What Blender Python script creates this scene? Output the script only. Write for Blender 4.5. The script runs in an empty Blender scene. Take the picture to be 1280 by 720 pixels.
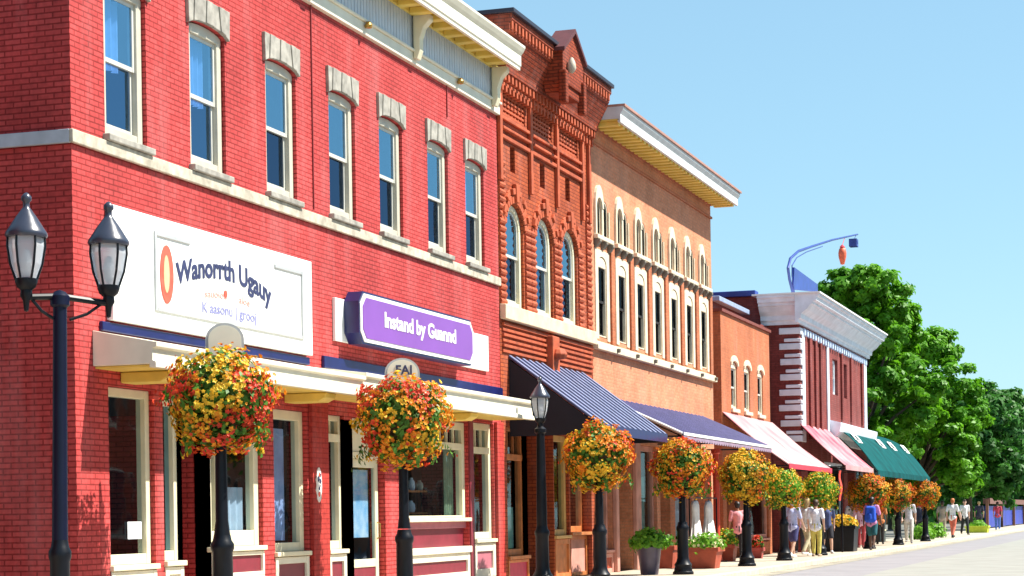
import bpy, bmesh, math, random
import numpy as np
from mathutils import Vector, Matrix, noise
random.seed(11); rng = np.random.default_rng(11)
PI = math.pi; R = math.radians
SC = bpy.context.scene
COL = SC.collection

# ------------------------------------------------------------------ camera geometry (street runs along +X, facades at Y = YF)
FPX = 2500.0; EYE = 1.3; RHO = R(0.9)
TH = math.atan((1450 - 640) / FPX / math.cos(RHO)); YP = 635 + FPX * math.tan(TH) * math.sin(RHO)
cc, ss = math.cos(TH), math.sin(TH)
FWD = Vector((cc, ss, 0)); R0 = Vector((ss, -cc, 0)); UZ = Vector((0, 0, 1))
RGT = R0 * math.cos(RHO) - UZ * math.sin(RHO); UPV = UZ * math.cos(RHO) + R0 * math.sin(RHO)
YF = 11.05
def ray(x, y): return FWD + RGT * ((x - 640) / FPX) + UPV * ((YP - y) / FPX)
def at(x, y, Y=YF):
    d = ray(x, y); t = Y / d.y
    return d.x * t, EYE + d.z * t
def colx(px, Y, z=1.0):                 # X of a column of the survey picture on the line Y
    py = 640
    for _ in range(3):
        X, Z = at(px, py, Y); py -= (z - Z) * FPX / (X * cc + Y * ss)
    return at(px, py, Y)[0]

cam = bpy.data.cameras.new('camera'); cam.lens = FPX / 1280 * 36; cam.sensor_width = 36
cam.shift_y = (YP - 360) / 1280; cam.clip_end = 5000; cam.clip_start = 0.1
co = bpy.data.objects.new('camera', cam); COL.objects.link(co)
M3 = Matrix((RGT, UPV, -FWD)).transposed().to_4x4(); M3.translation = (0, 0, EYE); co.matrix_world = M3
SC.camera = co

# ------------------------------------------------------------------ materials
def lin(h):
    if isinstance(h, str):
        h = h.lstrip('#'); v = [int(h[i:i + 2], 16) / 255 for i in (0, 2, 4)]
        return tuple(c / 12.92 if c <= .04045 else ((c + .055) / 1.055) ** 2.4 for c in v) + (1,)
    return tuple(h)[:3] + (1,)
def nodes(name):
    m = bpy.data.materials.new(name); m.use_nodes = True
    nt = m.node_tree; b = nt.nodes['Principled BSDF']
    return m, nt, b
MATS = {}
def mat(name, col, rough=.6, var=.15, scale=6.0, metal=0.0, bump=0.0, spec=.5, two=None, detail=4):
    if name in MATS: return MATS[name]
    m, nt, b = nodes(name); c = lin(col)
    tc = nt.nodes.new('ShaderNodeTexCoord'); n = nt.nodes.new('ShaderNodeTexNoise')
    n.inputs['Scale'].default_value = scale; n.inputs['Detail'].default_value = detail
    nt.links.new(tc.outputs['Object'], n.inputs['Vector'])
    r = nt.nodes.new('ShaderNodeValToRGB')
    lo = lin(two) if two else tuple(v * (1 - var) for v in c[:3]) + (1,)
    hi = c if two else tuple(min(1, v * (1 + var)) for v in c[:3]) + (1,)
    r.color_ramp.elements[0].position = .3; r.color_ramp.elements[1].position = .7
    r.color_ramp.elements[0].color = lo; r.color_ramp.elements[1].color = hi
    nt.links.new(n.outputs['Fac'], r.inputs['Fac']); nt.links.new(r.outputs['Color'], b.inputs['Base Color'])
    b.inputs['Roughness'].default_value = rough; b.inputs['Metallic'].default_value = metal
    b.inputs['Specular IOR Level'].default_value = spec
    if bump:
        bp = nt.nodes.new('ShaderNodeBump'); bp.inputs['Strength'].default_value = bump; bp.inputs['Distance'].default_value = .02
        nt.links.new(n.outputs['Fac'], bp.inputs['Height']); nt.links.new(bp.outputs['Normal'], b.inputs['Normal'])
    MATS[name] = m; return m
def brick(name, c1, c2, mortar, w=.215, h=.07, var=.25, msize=.010, bump=.35, stain=.32):
    m, nt, b = nodes(name); N = nt.nodes.new; L = nt.links.new
    tc = N('ShaderNodeTexCoord'); sp = N('ShaderNodeSeparateXYZ'); L(tc.outputs['Object'], sp.inputs[0])
    ad = N('ShaderNodeMath'); ad.operation = 'ADD'; L(sp.outputs['X'], ad.inputs[0]); L(sp.outputs['Y'], ad.inputs[1])
    cb = N('ShaderNodeCombineXYZ'); L(ad.outputs[0], cb.inputs['X']); L(sp.outputs['Z'], cb.inputs['Y'])
    bt = N('ShaderNodeTexBrick'); L(cb.outputs[0], bt.inputs['Vector'])
    bt.inputs['Scale'].default_value = 1; bt.inputs['Brick Width'].default_value = w; bt.inputs['Row Height'].default_value = h
    bt.inputs['Mortar Size'].default_value = msize; bt.inputs['Mortar Smooth'].default_value = .3; bt.inputs['Bias'].default_value = 0
    bt.inputs['Color1'].default_value = lin(c1); bt.inputs['Color2'].default_value = lin(c2); bt.inputs['Mortar'].default_value = lin(mortar)
    n = N('ShaderNodeTexNoise'); n.inputs['Scale'].default_value = .9; n.inputs['Detail'].default_value = 6; L(tc.outputs['Object'], n.inputs['Vector'])
    mr = N('ShaderNodeMapRange'); mr.inputs[1].default_value = .3; mr.inputs[2].default_value = .7
    mr.inputs[3].default_value = 1 - var; mr.inputs[4].default_value = 1 + var * .5; L(n.outputs['Fac'], mr.inputs[0])
    n2 = N('ShaderNodeTexNoise'); n2.inputs['Scale'].default_value = 14; n2.inputs['Detail'].default_value = 3; L(tc.outputs['Object'], n2.inputs['Vector'])
    mr2 = N('ShaderNodeMapRange'); mr2.inputs[1].default_value = .3; mr2.inputs[2].default_value = .7; mr2.inputs[3].default_value = .82; mr2.inputs[4].default_value = 1.15
    L(n2.outputs['Fac'], mr2.inputs[0])
    mu = N('ShaderNodeMath'); mu.operation = 'MULTIPLY'; L(mr.outputs[0], mu.inputs[0]); L(mr2.outputs[0], mu.inputs[1])
    mx = N('ShaderNodeVectorMath'); mx.operation = 'SCALE'; L(bt.outputs['Color'], mx.inputs[0]); L(mu.outputs[0], mx.inputs['Scale'])
    mp = N('ShaderNodeMapping'); mp.inputs['Scale'].default_value = (1.6, 1.6, .30); L(tc.outputs['Object'], mp.inputs[0])
    n3 = N('ShaderNodeTexNoise'); n3.inputs['Scale'].default_value = 1.0; n3.inputs['Detail'].default_value = 7; n3.inputs['Roughness'].default_value = .65; L(mp.outputs[0], n3.inputs['Vector'])
    m3 = N('ShaderNodeMapRange'); m3.inputs[1].default_value = .50; m3.inputs[2].default_value = .78; m3.inputs[4].default_value = stain; L(n3.outputs['Fac'], m3.inputs[0])
    m4 = N('ShaderNodeMapRange'); m4.inputs[1].default_value = .46; m4.inputs[2].default_value = .25; m4.inputs[4].default_value = stain * 1.1; L(n3.outputs['Fac'], m4.inputs[0])
    f1 = N('ShaderNodeMix'); f1.data_type = 'RGBA'; L(m3.outputs[0], f1.inputs[0]); L(mx.outputs[0], f1.inputs[6]); f1.inputs[7].default_value = tuple(min(1, v * .55 + .22) for v in lin(c1)[:3]) + (1,)
    f2 = N('ShaderNodeMix'); f2.data_type = 'RGBA'; L(m4.outputs[0], f2.inputs[0]); L(f1.outputs[2], f2.inputs[6]); f2.inputs[7].default_value = tuple(v * .35 for v in lin(c1)[:3]) + (1,)
    L(f2.outputs[2], b.inputs['Base Color'])
    b.inputs['Roughness'].default_value = .8; b.inputs['Specular IOR Level'].default_value = .25
    iv = N('ShaderNodeMath'); iv.operation = 'SUBTRACT'; iv.inputs[0].default_value = 1; L(bt.outputs['Fac'], iv.inputs[1])
    a2 = N('ShaderNodeMath'); a2.operation = 'MULTIPLY_ADD'; L(n2.outputs['Fac'], a2.inputs[0]); a2.inputs[1].default_value = .5; L(iv.outputs[0], a2.inputs[2])
    bp = N('ShaderNodeBump'); bp.inputs['Strength'].default_value = bump; bp.inputs['Distance'].default_value = .012
    L(a2.outputs[0], bp.inputs['Height']); L(bp.outputs['Normal'], b.inputs['Normal'])
    MATS[name] = m; return m
def glass(name, tint, refl, gl=(1, 1, 1), rough=.03):
    m, nt, b = nodes(name); N = nt.nodes.new; L = nt.links.new
    nt.nodes.remove(b); out = nt.nodes['Material Output']
    t = N('ShaderNodeBsdfTransparent'); t.inputs[0].default_value = lin(tint)
    g = N('ShaderNodeBsdfGlossy'); g.inputs['Color'].default_value = lin(gl); g.inputs['Roughness'].default_value = rough
    n = N('ShaderNodeTexNoise'); n.inputs['Scale'].default_value = 1.3; tc = N('ShaderNodeTexCoord'); L(tc.outputs['Object'], n.inputs['Vector'])
    bp = N('ShaderNodeBump'); bp.inputs['Strength'].default_value = .12; bp.inputs['Distance'].default_value = .05
    L(n.outputs['Fac'], bp.inputs['Height']); L(bp.outputs['Normal'], g.inputs['Normal'])
    mx = N('ShaderNodeMixShader'); mx.inputs[0].default_value = refl
    L(t.outputs[0], mx.inputs[1]); L(g.outputs[0], mx.inputs[2]); L(mx.outputs[0], out.inputs[0])
    MATS[name] = m; return m
def leafmat(name, c1, c2, scale=1.2, trans=.3):
    m, nt, b = nodes(name); N = nt.nodes.new; L = nt.links.new
    tc = N('ShaderNodeTexCoord'); n = N('ShaderNodeTexNoise'); n.inputs['Scale'].default_value = scale; n.inputs['Detail'].default_value = 5
    L(tc.outputs['Object'], n.inputs['Vector'])
    r = N('ShaderNodeValToRGB'); r.color_ramp.elements[0].position = .32; r.color_ramp.elements[1].position = .68
    r.color_ramp.elements[0].color = lin(c1); r.color_ramp.elements[1].color = lin(c2)
    L(n.outputs['Fac'], r.inputs[0]); L(r.outputs[0], b.inputs['Base Color']); b.inputs['Roughness'].default_value = .5
    b.inputs['Specular IOR Level'].default_value = .3
    if trans:
        t = N('ShaderNodeBsdfTranslucent'); L(r.outputs[0], t.inputs[0])
        mx = N('ShaderNodeMixShader'); mx.inputs[0].default_value = trans
        L(b.outputs[0], mx.inputs[1]); L(t.outputs[0], mx.inputs[2]); L(mx.outputs[0], nt.nodes['Material Output'].inputs[0])
    MATS[name] = m; return m

RED = brick('painted_red_brick', (.58, .074, .070), (.49, .052, .050), (.27, .024, .022), w=.20, h=.062)
RED2 = brick('storefront_red_brick', (.50, .050, .040), (.44, .040, .032), (.34, .028, .024))
RUST = brick('rust_brick', (.46, .095, .030), (.35, .065, .022), (.20, .035, .014), var=.3)
ORNG = brick('orange_brick', (.70, .285, .155), (.62, .225, .115), (.55, .25, .14))
ORN4 = brick('orange_brick_small', (.53, .17, .075), (.46, .14, .06), (.44, .16, .08))
MAR = brick('maroon_brick', (.27, .055, .045), (.21, .040, .034), (.17, .04, .035))
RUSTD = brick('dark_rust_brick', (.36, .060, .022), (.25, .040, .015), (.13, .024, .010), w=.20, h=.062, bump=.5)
RUSTP = mat('rust_terracotta', (.42, .080, .026), .75, .3, 5, bump=.2)
STONE = mat('limestone', (.46, .41, .32), .85, .3, 7, bump=.3)
STONEG = mat('grey_limestone', (.31, .29, .25), .85, .32, 7, bump=.3)
CREAM = mat('cream_paint', (.72, .66, .46), .55, .10, 3)
CREAM2 = mat('pale_cream_paint', (.74, .70, .56), .55, .08, 3)
YELL = mat('ochre_soffit_paint', (.72, .53, .11), .6, .15, 3)
BLUEG = mat('pale_blue_panel', (.52, .60, .68), .5, .08, 4)
WHITE = mat('white_paint', (.80, .80, .77), .5, .04, 2)
WHITEW = mat('weathered_white_paint', (.70, .76, .83), .55, .12, 3)
NAVY = mat('navy_metal', (.008, .012, .085), .35, .2, 4)
NAVYB = mat('navy_standing_seam', (.020, .024, .075), .4, .2, 2)
NAVYC = mat('indigo_awning_canvas', (.032, .030, .125), .8, .25, 2)
BLACK = mat('black_iron', (.0035, .0045, .008), .4, .3, 8, spec=.25)
DARK = mat('dark_interior', (.012, .011, .011), .9, .4, 1.5)
INTR = mat('shop_interior', (.10, .085, .07), .9, .8, 1.1)
FRAME = mat('window_frame_taupe', (.52, .48, .38), .5, .1, 4)
SASH = mat('sash_grey', (.55, .54, .48), .45, .08, 5)
MAROON = mat('maroon_panel', (.20, .020, .035), .45, .15, 4)
PLUM = mat('plum_rail', (.42, .13, .17), .5, .15, 4)
PURP = mat('purple_sign_face', (.21, .07, .36), .35, .06, 2)
INK = mat('navy_ink', (.03, .035, .10), .5, .1, 5)
REDINK = mat('red_sign_paint', (.72, .10, .06), .5, .2, 8)
PALE = mat('pale_orange_paint', (.85, .45, .25), .5, .1, 8)
SILV = mat('silver_molding', (.42, .43, .43), .4, .1, 5)
LAV = mat('pale_lavender', (.24, .24, .46), .5, .1, 8)
TERRA = mat('terracotta_pot', (.36, .065, .030), .6, .2, 5)
GREYP = mat('plum_grey_pot', (.10, .085, .13), .4, .2, 5)
PINKS = mat('pink_stucco', (.55, .26, .20), .8, .2, 3)
WOOD = mat('orange_timber', (.48, .16, .045), .5, .25, 5)
TEAL = mat('green_canvas', (.001, .070, .072), .8, .3, 1.5, spec=.1)
PINKB = mat('faded_pink_canvas', (.54, .33, .34), .8, .25, 1.3, two=(.46, .07, .11), spec=.1, detail=6)
PINKA = mat('pink_white_canvas', (.56, .39, .385), .8, .25, 1.1, two=(.50, .20, .22), spec=.1, detail=7)
REDA = mat('red_canvas', (.55, .03, .06), .7, .15, 2)
SKYC = mat('coping_blue', (.02, .045, .25), .4, .2, 3)
G_UP = glass('upper_glass', (.45, .66, .92), .46, (.44, .76, 1.0))
G_LO = glass('shop_glass', (.68, .78, .84), .20, (.75, .90, 1.0))
G_NV = glass('lower_sash_glass', (.20, .25, .34), .17, (.40, .62, 1.0))
G_MID = glass('mid_sash_glass', (.45, .62, .9), .30, (.36, .64, 1.0))
G_DK = glass('dark_glass', (.12, .14, .16), .05, (.7, .85, 1.0))
G_LAMP = None

# ------------------------------------------------------------------ mesh builder
class MB:
    def __init__(s): s.v = []; s.f = []; s.m = []; s.cur = 0
    def mi(s, i): s.cur = i; return s
    def vv(s, pts): n = len(s.v); s.v += [tuple(p) for p in pts]; return n
    def face(s, pts):
        n = s.vv(pts); s.f.append(tuple(range(n, n + len(pts)))); s.m.append(s.cur)
    def box(s, x0, x1, y0, y1, z0, z1):
        n = s.vv([(x, y, z) for z in (z0, z1) for y in (y0, y1) for x in (x0, x1)])
        for q in ((0, 2, 3, 1), (4, 5, 7, 6), (0, 1, 5, 4), (2, 6, 7, 3), (0, 4, 6, 2), (1, 3, 7, 5)):
            s.f.append(tuple(n + i for i in q)); s.m.append(s.cur)
    def prism(s, poly, axis, a, b):
        """poly of 2-D points extruded along axis ('x': points are (y,z); 'y': (x,z); 'z': (x,y))."""
        def P(p, t): return {'x': (t, p[0], p[1]), 'y': (p[0], t, p[1]), 'z': (p[0], p[1], t)}[axis]
        k = len(poly); n = s.vv([P(p, a) for p in poly] + [P(p, b) for p in poly])
        s.f.append(tuple(range(n, n + k))); s.f.append(tuple(range(n + 2 * k - 1, n + k - 1, -1))); s.m += [s.cur] * 2
        for i in range(k):
            j = (i + 1) % k; s.f.append((n + i, n + j, n + k + j, n + k + i)); s.m.append(s.cur)
    def lathe(s, prof, c=(0, 0, 0), seg=16, cap=True):
        base = len(s.v)
        for r, z in prof:
            for i in range(seg):
                a = 2 * PI * i / seg; s.v.append((c[0] + r * math.cos(a), c[1] + r * math.sin(a), c[2] + z))
        for k in range(len(prof) - 1):
            for i in range(seg):
                j = (i + 1) % seg
                s.f.append((base + k * seg + i, base + k * seg + j, base + (k + 1) * seg + j, base + (k + 1) * seg + i)); s.m.append(s.cur)
        if cap:
            s.f.append(tuple(base + i for i in range(seg))[::-1]); s.m.append(s.cur)
            s.f.append(tuple(base + (len(prof) - 1) * seg + i for i in range(seg))); s.m.append(s.cur)
    def tube(s, path, rad, seg=8):
        path = [Vector(p) for p in path]; n = len(path)
        rad = rad if isinstance(rad, (list, tuple)) else [rad] * n
        base = len(s.v); u = None
        for i, p in enumerate(path):
            t = (path[min(i + 1, n - 1)] - path[max(i - 1, 0)]).normalized()
            if u is None: u = t.orthogonal().normalized()
            u = (u - t * u.dot(t)).normalized(); w = t.cross(u)
            for k in range(seg):
                a = 2 * PI * k / seg; s.v.append(tuple(p + (u * math.cos(a) + w * math.sin(a)) * rad[i]))
        for i in range(n - 1):
            for k in range(seg):
                j = (k + 1) % seg
                s.f.append((base + i * seg + k, base + i * seg + j, base + (i + 1) * seg + j, base + (i + 1) * seg + k)); s.m.append(s.cur)
        s.f.append(tuple(base + i for i in range(seg))[::-1]); s.f.append(tuple(base + (n - 1) * seg + i for i in range(seg))); s.m += [s.cur] * 2
    def build(s, name, mats, parent=None, smooth=False, loc=None, bevel=0):
        o = wl(parent) if loc is None else Vector(loc)
        me = bpy.data.meshes.new(name)
        me.from_pydata([(x - o.x, y - o.y, z - o.z) for x, y, z in s.v], [], s.f)
        mats = mats if isinstance(mats, (list, tuple)) else [mats]
        for m in mats: me.materials.append(m)
        if len(mats) > 1: me.polygons.foreach_set('material_index', s.m)
        bm = bmesh.new(); bm.from_mesh(me); bmesh.ops.recalc_face_normals(bm, faces=bm.faces); bm.to_mesh(me); bm.free()
        if smooth:
            me.polygons.foreach_set('use_smooth', [True] * len(me.polygons))
            me.set_sharp_from_angle(angle=R(40))
        ob = bpy.data.objects.new(name, me); COL.objects.link(ob)
        if parent: ob.parent = parent
        elif loc is not None: ob.location = loc
        if bevel:
            b = ob.modifiers.new('bevel', 'BEVEL'); b.width = bevel; b.segments = 2; b.limit_method = 'ANGLE'
        return ob
def wl(o):
    v = Vector((0, 0, 0))
    while o: v += o.location; o = o.parent
    return v
def tag(o, label=None, cat=None, group=None, kind=None):
    if label: o['label'] = label
    if cat: o['category'] = cat
    if group: o['group'] = group
    if kind: o['kind'] = kind
    return o
def thing(name, label, cat, loc=(0, 0, 0), rz=0, group=None):
    o = bpy.data.objects.new(name, None); COL.objects.link(o); o.location = loc; o.rotation_euler = (0, 0, rz)
    o.empty_display_size = .2
    return tag(o, label, cat, group)
def clone(o, parent=None):
    c = o.copy(); COL.objects.link(c); c.parent = parent
    for ch in o.children: clone(ch, c)
    return c
def arc(x0, x1, zs, rise, n=10):
    if rise <= 0: return [(x0, zs), (x1, zs)]
    w = (x1 - x0) / 2; xm = (x0 + x1) / 2
    return [(xm - w * math.cos(PI * i / n), zs + rise * math.sin(PI * i / n)) for i in range(n + 1)]

def wall_sheet(mb, x0, x1, z0, z1, y, holes, d=.22):
    """Front sheet at y with openings (xa, xb, za, zb, rise[, depth]) and their reveals running d into the wall."""
    hs = [(h + (0,) * (5 - len(h)) + ((d,) if len(h) < 6 else ())) for h in holes]
    xs = sorted({x0, x1} | {h[0] for h in hs} | {h[1] for h in hs}); zs = sorted({z0, z1} | {h[2] for h in hs} | {h[3] for h in hs})
    for i in range(len(xs) - 1):
        for k in range(len(zs) - 1):
            xm, zm = (xs[i] + xs[i + 1]) / 2, (zs[k] + zs[k + 1]) / 2
            if any(h[0] < xm < h[1] and h[2] < zm < h[3] for h in hs): continue
            mb.face([(xs[i], y, zs[k]), (xs[i + 1], y, zs[k]), (xs[i + 1], y, zs[k + 1]), (xs[i], y, zs[k + 1])])
    for xa, xb, za, zb, rise, dd in hs:
        zsp = zb - rise
        mb.face([(xa, y, za), (xa, y + dd, za), (xa, y + dd, zsp), (xa, y, zsp)]); mb.face([(xb, y, za), (xb, y + dd, za), (xb, y + dd, zsp), (xb, y, zsp)])
        mb.face([(xa, y, za), (xb, y, za), (xb, y + dd, za), (xa, y + dd, za)])
        a = arc(xa, xb, zsp, rise)
        for p, q in zip(a, a[1:]):
            mb.face([(p[0], y, p[1]), (q[0], y, q[1]), (q[0], y + dd, q[1]), (p[0], y + dd, p[1])])
            if rise: mb.face([(p[0], y, p[1]), (q[0], y, q[1]), (q[0], y, zb), (p[0], y, zb)])
def shell(mb, x0, x1, y0, y1, z0, z1):
    mb.face([(x0, y0, z0), (x0, y1, z0), (x0, y1, z1), (x0, y0, z1)]); mb.face([(x1, y0, z0), (x1, y1, z0), (x1, y1, z1), (x1, y0, z1)])
    mb.face([(x0, y1, z0), (x1, y1, z0), (x1, y1, z1), (x0, y1, z1)]); mb.face([(x0, y0, z1), (x1, y0, z1), (x1, y1, z1), (x0, y1, z1)])

def frame_ring(mb, x0, x1, z0, z1, rise, w, y0, y1, wb=None):
    wb = w if wb is None else wb
    zsp = z1 - rise
    mb.box(x0, x0 + w, y0, y1, z0, zsp); mb.box(x1 - w, x1, y0, y1, z0, zsp); mb.box(x0 + w, x1 - w, y0 + .004, y1, z0, z0 + wb)
    if rise <= 0:
        mb.box(x0 + w, x1 - w, y0 + .004, y1, z1 - w, z1); return z1 - w
    a = arc(x0, x1, zsp, rise)
    if rise > .35 * (x1 - x0):
        b = arc(x0 + w, x1 - w, zsp, rise - w)
        for i in range(len(a) - 1): mb.prism([a[i], a[i + 1], b[i + 1], b[i]], 'y', y0, y1)
        return z1 - w
    mb.prism(a[::1] + [(x1, zsp - .06), (x0, zsp - .06)], 'y', y0 - .003, y1 + .003)
    return zsp - .06
def curtain(parent, x0, x1, z0, z1, y, m, folds=5, amp=.025):
    mb = MB(); n = folds * 6
    for i in range(n):
        xa, xb = x0 + (x1 - x0) * i / n, x0 + (x1 - x0) * (i + 1) / n
        ya, yb = y + amp * math.sin(i / 6 * 2 * PI), y + amp * math.sin((i + 1) / 6 * 2 * PI)
        mb.face([(xa, ya, z0), (xb, yb, z0), (xb, yb, z1), (xa, ya, z1)])
    return mb.build('curtain', m, parent, smooth=True)
CURT = mat('net_curtain', (.62, .70, .80), .9, .1, 6)
def hung(parent, x0, x1, z0, z1, rise, y=YF, set_=.10, fm=FRAME, sm=SASH, fw=.09, curt=(), gl=None, split=.5, g=.012, gl2=None):
    """Double-hung sash window filling an opening; the frame mesh is the window, panes and sashes its children."""
    mb = MB(); x0 += g; x1 -= g; z0 += g; z1 -= g
    zt = frame_ring(mb, x0, x1, z0, z1, rise, fw, y + set_, y + set_ + .12)
    w = mb.build('window', fm, parent, bevel=.008)
    xa, xb, za = x0 + fw, x1 - fw, z0 + fw; zm = za + (zt - za) * split
    for k, (a, b, yy) in enumerate(((zm - .025, zt, y + set_ + .03), (za, zm + .025, y + set_ + .065))):
        s = MB(); arch = rise > .35 * (x1 - x0) and k == 0
        r2 = (rise - fw) if arch else 0
        sf = .045
        frame_ring(s, xa + .001, xb - .001, a, b - .001, r2, sf, yy, yy + .03, .05)
        so = s.build('sash', sm, w)
        p = MB(); top = arc(xa + sf, xb - sf, b - sf - max(r2 - sf, 0), max(r2 - sf, 0)) if arch else [(xa + sf, b - sf), (xb - sf, b - sf)]
        p.face([(px, yy + .015, pz) for px, pz in top[::-1] + [(xa + sf, a + .05), (xb - sf, a + .05)]])
        p.build('pane', (gl2 if k and gl2 else gl) or G_UP, w)
    for (f0, f1, g0, g1) in curt:
        curtain(w, xa + (xb - xa) * f0, xa + (xb - xa) * f1, za + (zt - za) * g0, za + (zt - za) * g1, y + set_ + .17, CURT, max(2, int(6 * (f1 - f0))))
    return w
def shopwin(parent, x0, x1, z0, z1, y=YF, set_=.06, fw=.10, fm=CREAM, transom=None, gl=None, sill=.12, mull=()):
    mb = MB(); frame_ring(mb, x0 + .006, x1 - .006, z0, z1 - .006, 0, fw, y + set_, y + set_ + .12, sill)
    zt = z1 - fw
    if transom:
        mb.box(x0 + fw, x1 - fw, y + set_ - .03, y + set_ + .11, transom, transom + .11)
        n = max(1, round((x1 - x0) / .35))
        for i in range(1, n): 
            xx = x0 + fw + (x1 - x0 - 2 * fw) * i / n; mb.box(xx - .015, xx + .015, y + set_ + .02, y + set_ + .07, transom + .11, zt)
    for xx in mull: mb.box(xx - .035, xx + .035, y + set_ + .005, y + set_ + .11, z0 + sill, transom or zt)
    mb.box(x0 - .02, x1 + .02, y - .05, y + set_ - .004, z0 - .06, z0 + .001)
    w = mb.build('window', fm, parent, bevel=.008)
    p = MB(); yy = y + set_ + .06
    p.face([(x0 + fw, yy, z0 + sill), (x1 - fw, yy, z0 + sill), (x1 - fw, yy, transom or zt), (x0 + fw, yy, transom or zt)])
    p.build('pane', gl or G_LO, w)
    if transom:
        p = MB(); p.face([(x0 + fw, yy, transom + .11), (x1 - fw, yy, transom + .11), (x1 - fw, yy, zt), (x0 + fw, yy, zt)]); p.build('transom_pane', gl or G_LO, w)
    return w
def panel(parent, x0, x1, z0, z1, y=YF, fm=CREAM2, pm=MAROON, fw=.09, name='stall_riser'):
    mb = MB(); frame_ring(mb, x0, x1, z0, z1, 0, fw, y - .015, y + .2)
    o = mb.build(name, fm, parent, bevel=.006)
    p = MB(); p.box(x0 + fw, x1 - fw, y + .02, y + .15, z0 + fw, z1 - fw); p.build('inset_panel', pm, o)
    return o
def text_mb(body, cx, cz, width, height, y, bend=0.0, bold=.02, ext=.006, shear=0.0):
    cu = bpy.data.curves.new('lettering', 'FONT'); cu.body = body; cu.size = 1; cu.offset = bold; cu.align_x = 'CENTER'; cu.resolution_u = 3
    ob = bpy.data.objects.new('lettering', cu); COL.objects.link(ob)
    dg = bpy.context.evaluated_depsgraph_get(); me = bpy.data.meshes.new_from_object(ob.evaluated_get(dg))
    vs = [v.co.copy() for v in me.vertices]; fs = [tuple(p.vertices) for p in me.polygons]
    bpy.data.objects.remove(ob); bpy.data.curves.remove(cu); bpy.data.meshes.remove(me)
    x0 = min(v.x for v in vs); x1 = max(v.x for v in vs); z0 = min(v.y for v in vs); z1 = max(v.y for v in vs)
    mb = MB(); pts = []
    for v in vs:
        u = ((v.x - x0) / (x1 - x0) - .5) * 2; q = (v.y - z0) / (z1 - z0) - .5
        pts.append((cx + u * width / 2 + q * shear, y, cz + q * height - bend * u * u))
    mb.v = pts + [(a, b - ext, c) for a, b, c in pts]; n = len(pts)
    cnt = {}
    for f in fs:
        mb.f.append(tuple(i + n for i in f)); mb.m.append(0)
        for i in range(len(f)):
            e = (f[i], f[(i + 1) % len(f)]); cnt[tuple(sorted(e))] = cnt.get(tuple(sorted(e)), []) + [e]
    for k, es in cnt.items():
        if len(es) == 1:
            a, b = es[0]; mb.f.append((a, b, b + n, a + n)); mb.m.append(0)
    return mb

#__GROUND__
# ------------------------------------------------------------------ ground
ASPH = mat('sunlit_asphalt', (.25, .235, .245), .9, .10, .8, bump=.15, detail=8)
PAVE = None
def pavemat():
    m, nt, b = nodes('concrete_pavement'); N = nt.nodes.new; L = nt.links.new
    tc = N('ShaderNodeTexCoord'); bt = N('ShaderNodeTexBrick'); L(tc.outputs['Object'], bt.inputs['Vector'])
    bt.offset = 0; bt.inputs['Scale'].default_value = 1; bt.inputs['Brick Width'].default_value = 1.4; bt.inputs['Row Height'].default_value = 1.35
    bt.inputs['Mortar Size'].default_value = .012
    bt.inputs['Color1'].default_value = lin((.50, .42, .32)); bt.inputs['Color2'].default_value = lin((.46, .39, .30)); bt.inputs['Mortar'].default_value = lin((.22, .19, .15))
    n = N('ShaderNodeTexNoise'); n.inputs['Scale'].default_value = 3; n.inputs['Detail'].default_value = 8; L(tc.outputs['Object'], n.inputs['Vector'])
    mr = N('ShaderNodeMapRange'); mr.inputs[1].default_value = .3; mr.inputs[2].default_value = .7; mr.inputs[3].default_value = .8; mr.inputs[4].default_value = 1.12; L(n.outputs['Fac'], mr.inputs[0])
    mx = N('ShaderNodeVectorMath'); mx.operation = 'SCALE'; L(bt.outputs['Color'], mx.inputs[0]); L(mr.outputs[0], mx.inputs['Scale']); L(mx.outputs[0], b.inputs['Base Color'])
    b.inputs['Roughness'].default_value = .85
    return m
PAVE = pavemat()
KERBM = mat('kerb_concrete', (.52, .46, .36), .85, .18, 3, bump=.2)
CONC = mat('pale_concrete_lane', (.275, .27, .24), .85, .12, 1.0, detail=8)
GRND = mat('dusty_ground', (.15, .145, .12), .95, .2, .3)
KY = 8.3
mb = MB(); mb.face([(-400, -900, -.03), (1800, -900, -.03), (1800, 900, -.03), (-400, 900, -.03)]); tag(mb.build('ground', GRND), kind='structure')
mb = MB(); mb.face([(-120, -7, -.012), (900, -7, -.012), (900, KY, -.012), (-120, KY, -.012)]); tag(mb.build('road', ASPH), kind='structure')
mb = MB(); mb.face([(-120, -.2, -.006), (900, -.2, -.006), (900, 5.9, -.006), (-120, 5.9, -.006)]); tag(mb.build('road_lane', CONC), kind='structure')
mb = MB(); mb.box(-120, 600, KY + .16, YF + .4, -.02, .12); tag(mb.build('pavement', PAVE), kind='structure')
mb = MB()
for i in range(130): mb.box(-20 + i * 3, -17.012 + i * 3, KY, KY + .16, -.02, .125)
tag(mb.build('kerb', KERBM, bevel=.02), kind='structure')
mb = MB(); mb.face([(-120, KY - .42, -.007), (900, KY - .42, -.007), (900, KY, -.007), (-120, KY, -.007)]); tag(mb.build('gutter', mat('gutter_concrete', (.30, .27, .21), .9, .35, 1.4, detail=9)), kind='structure')

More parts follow.
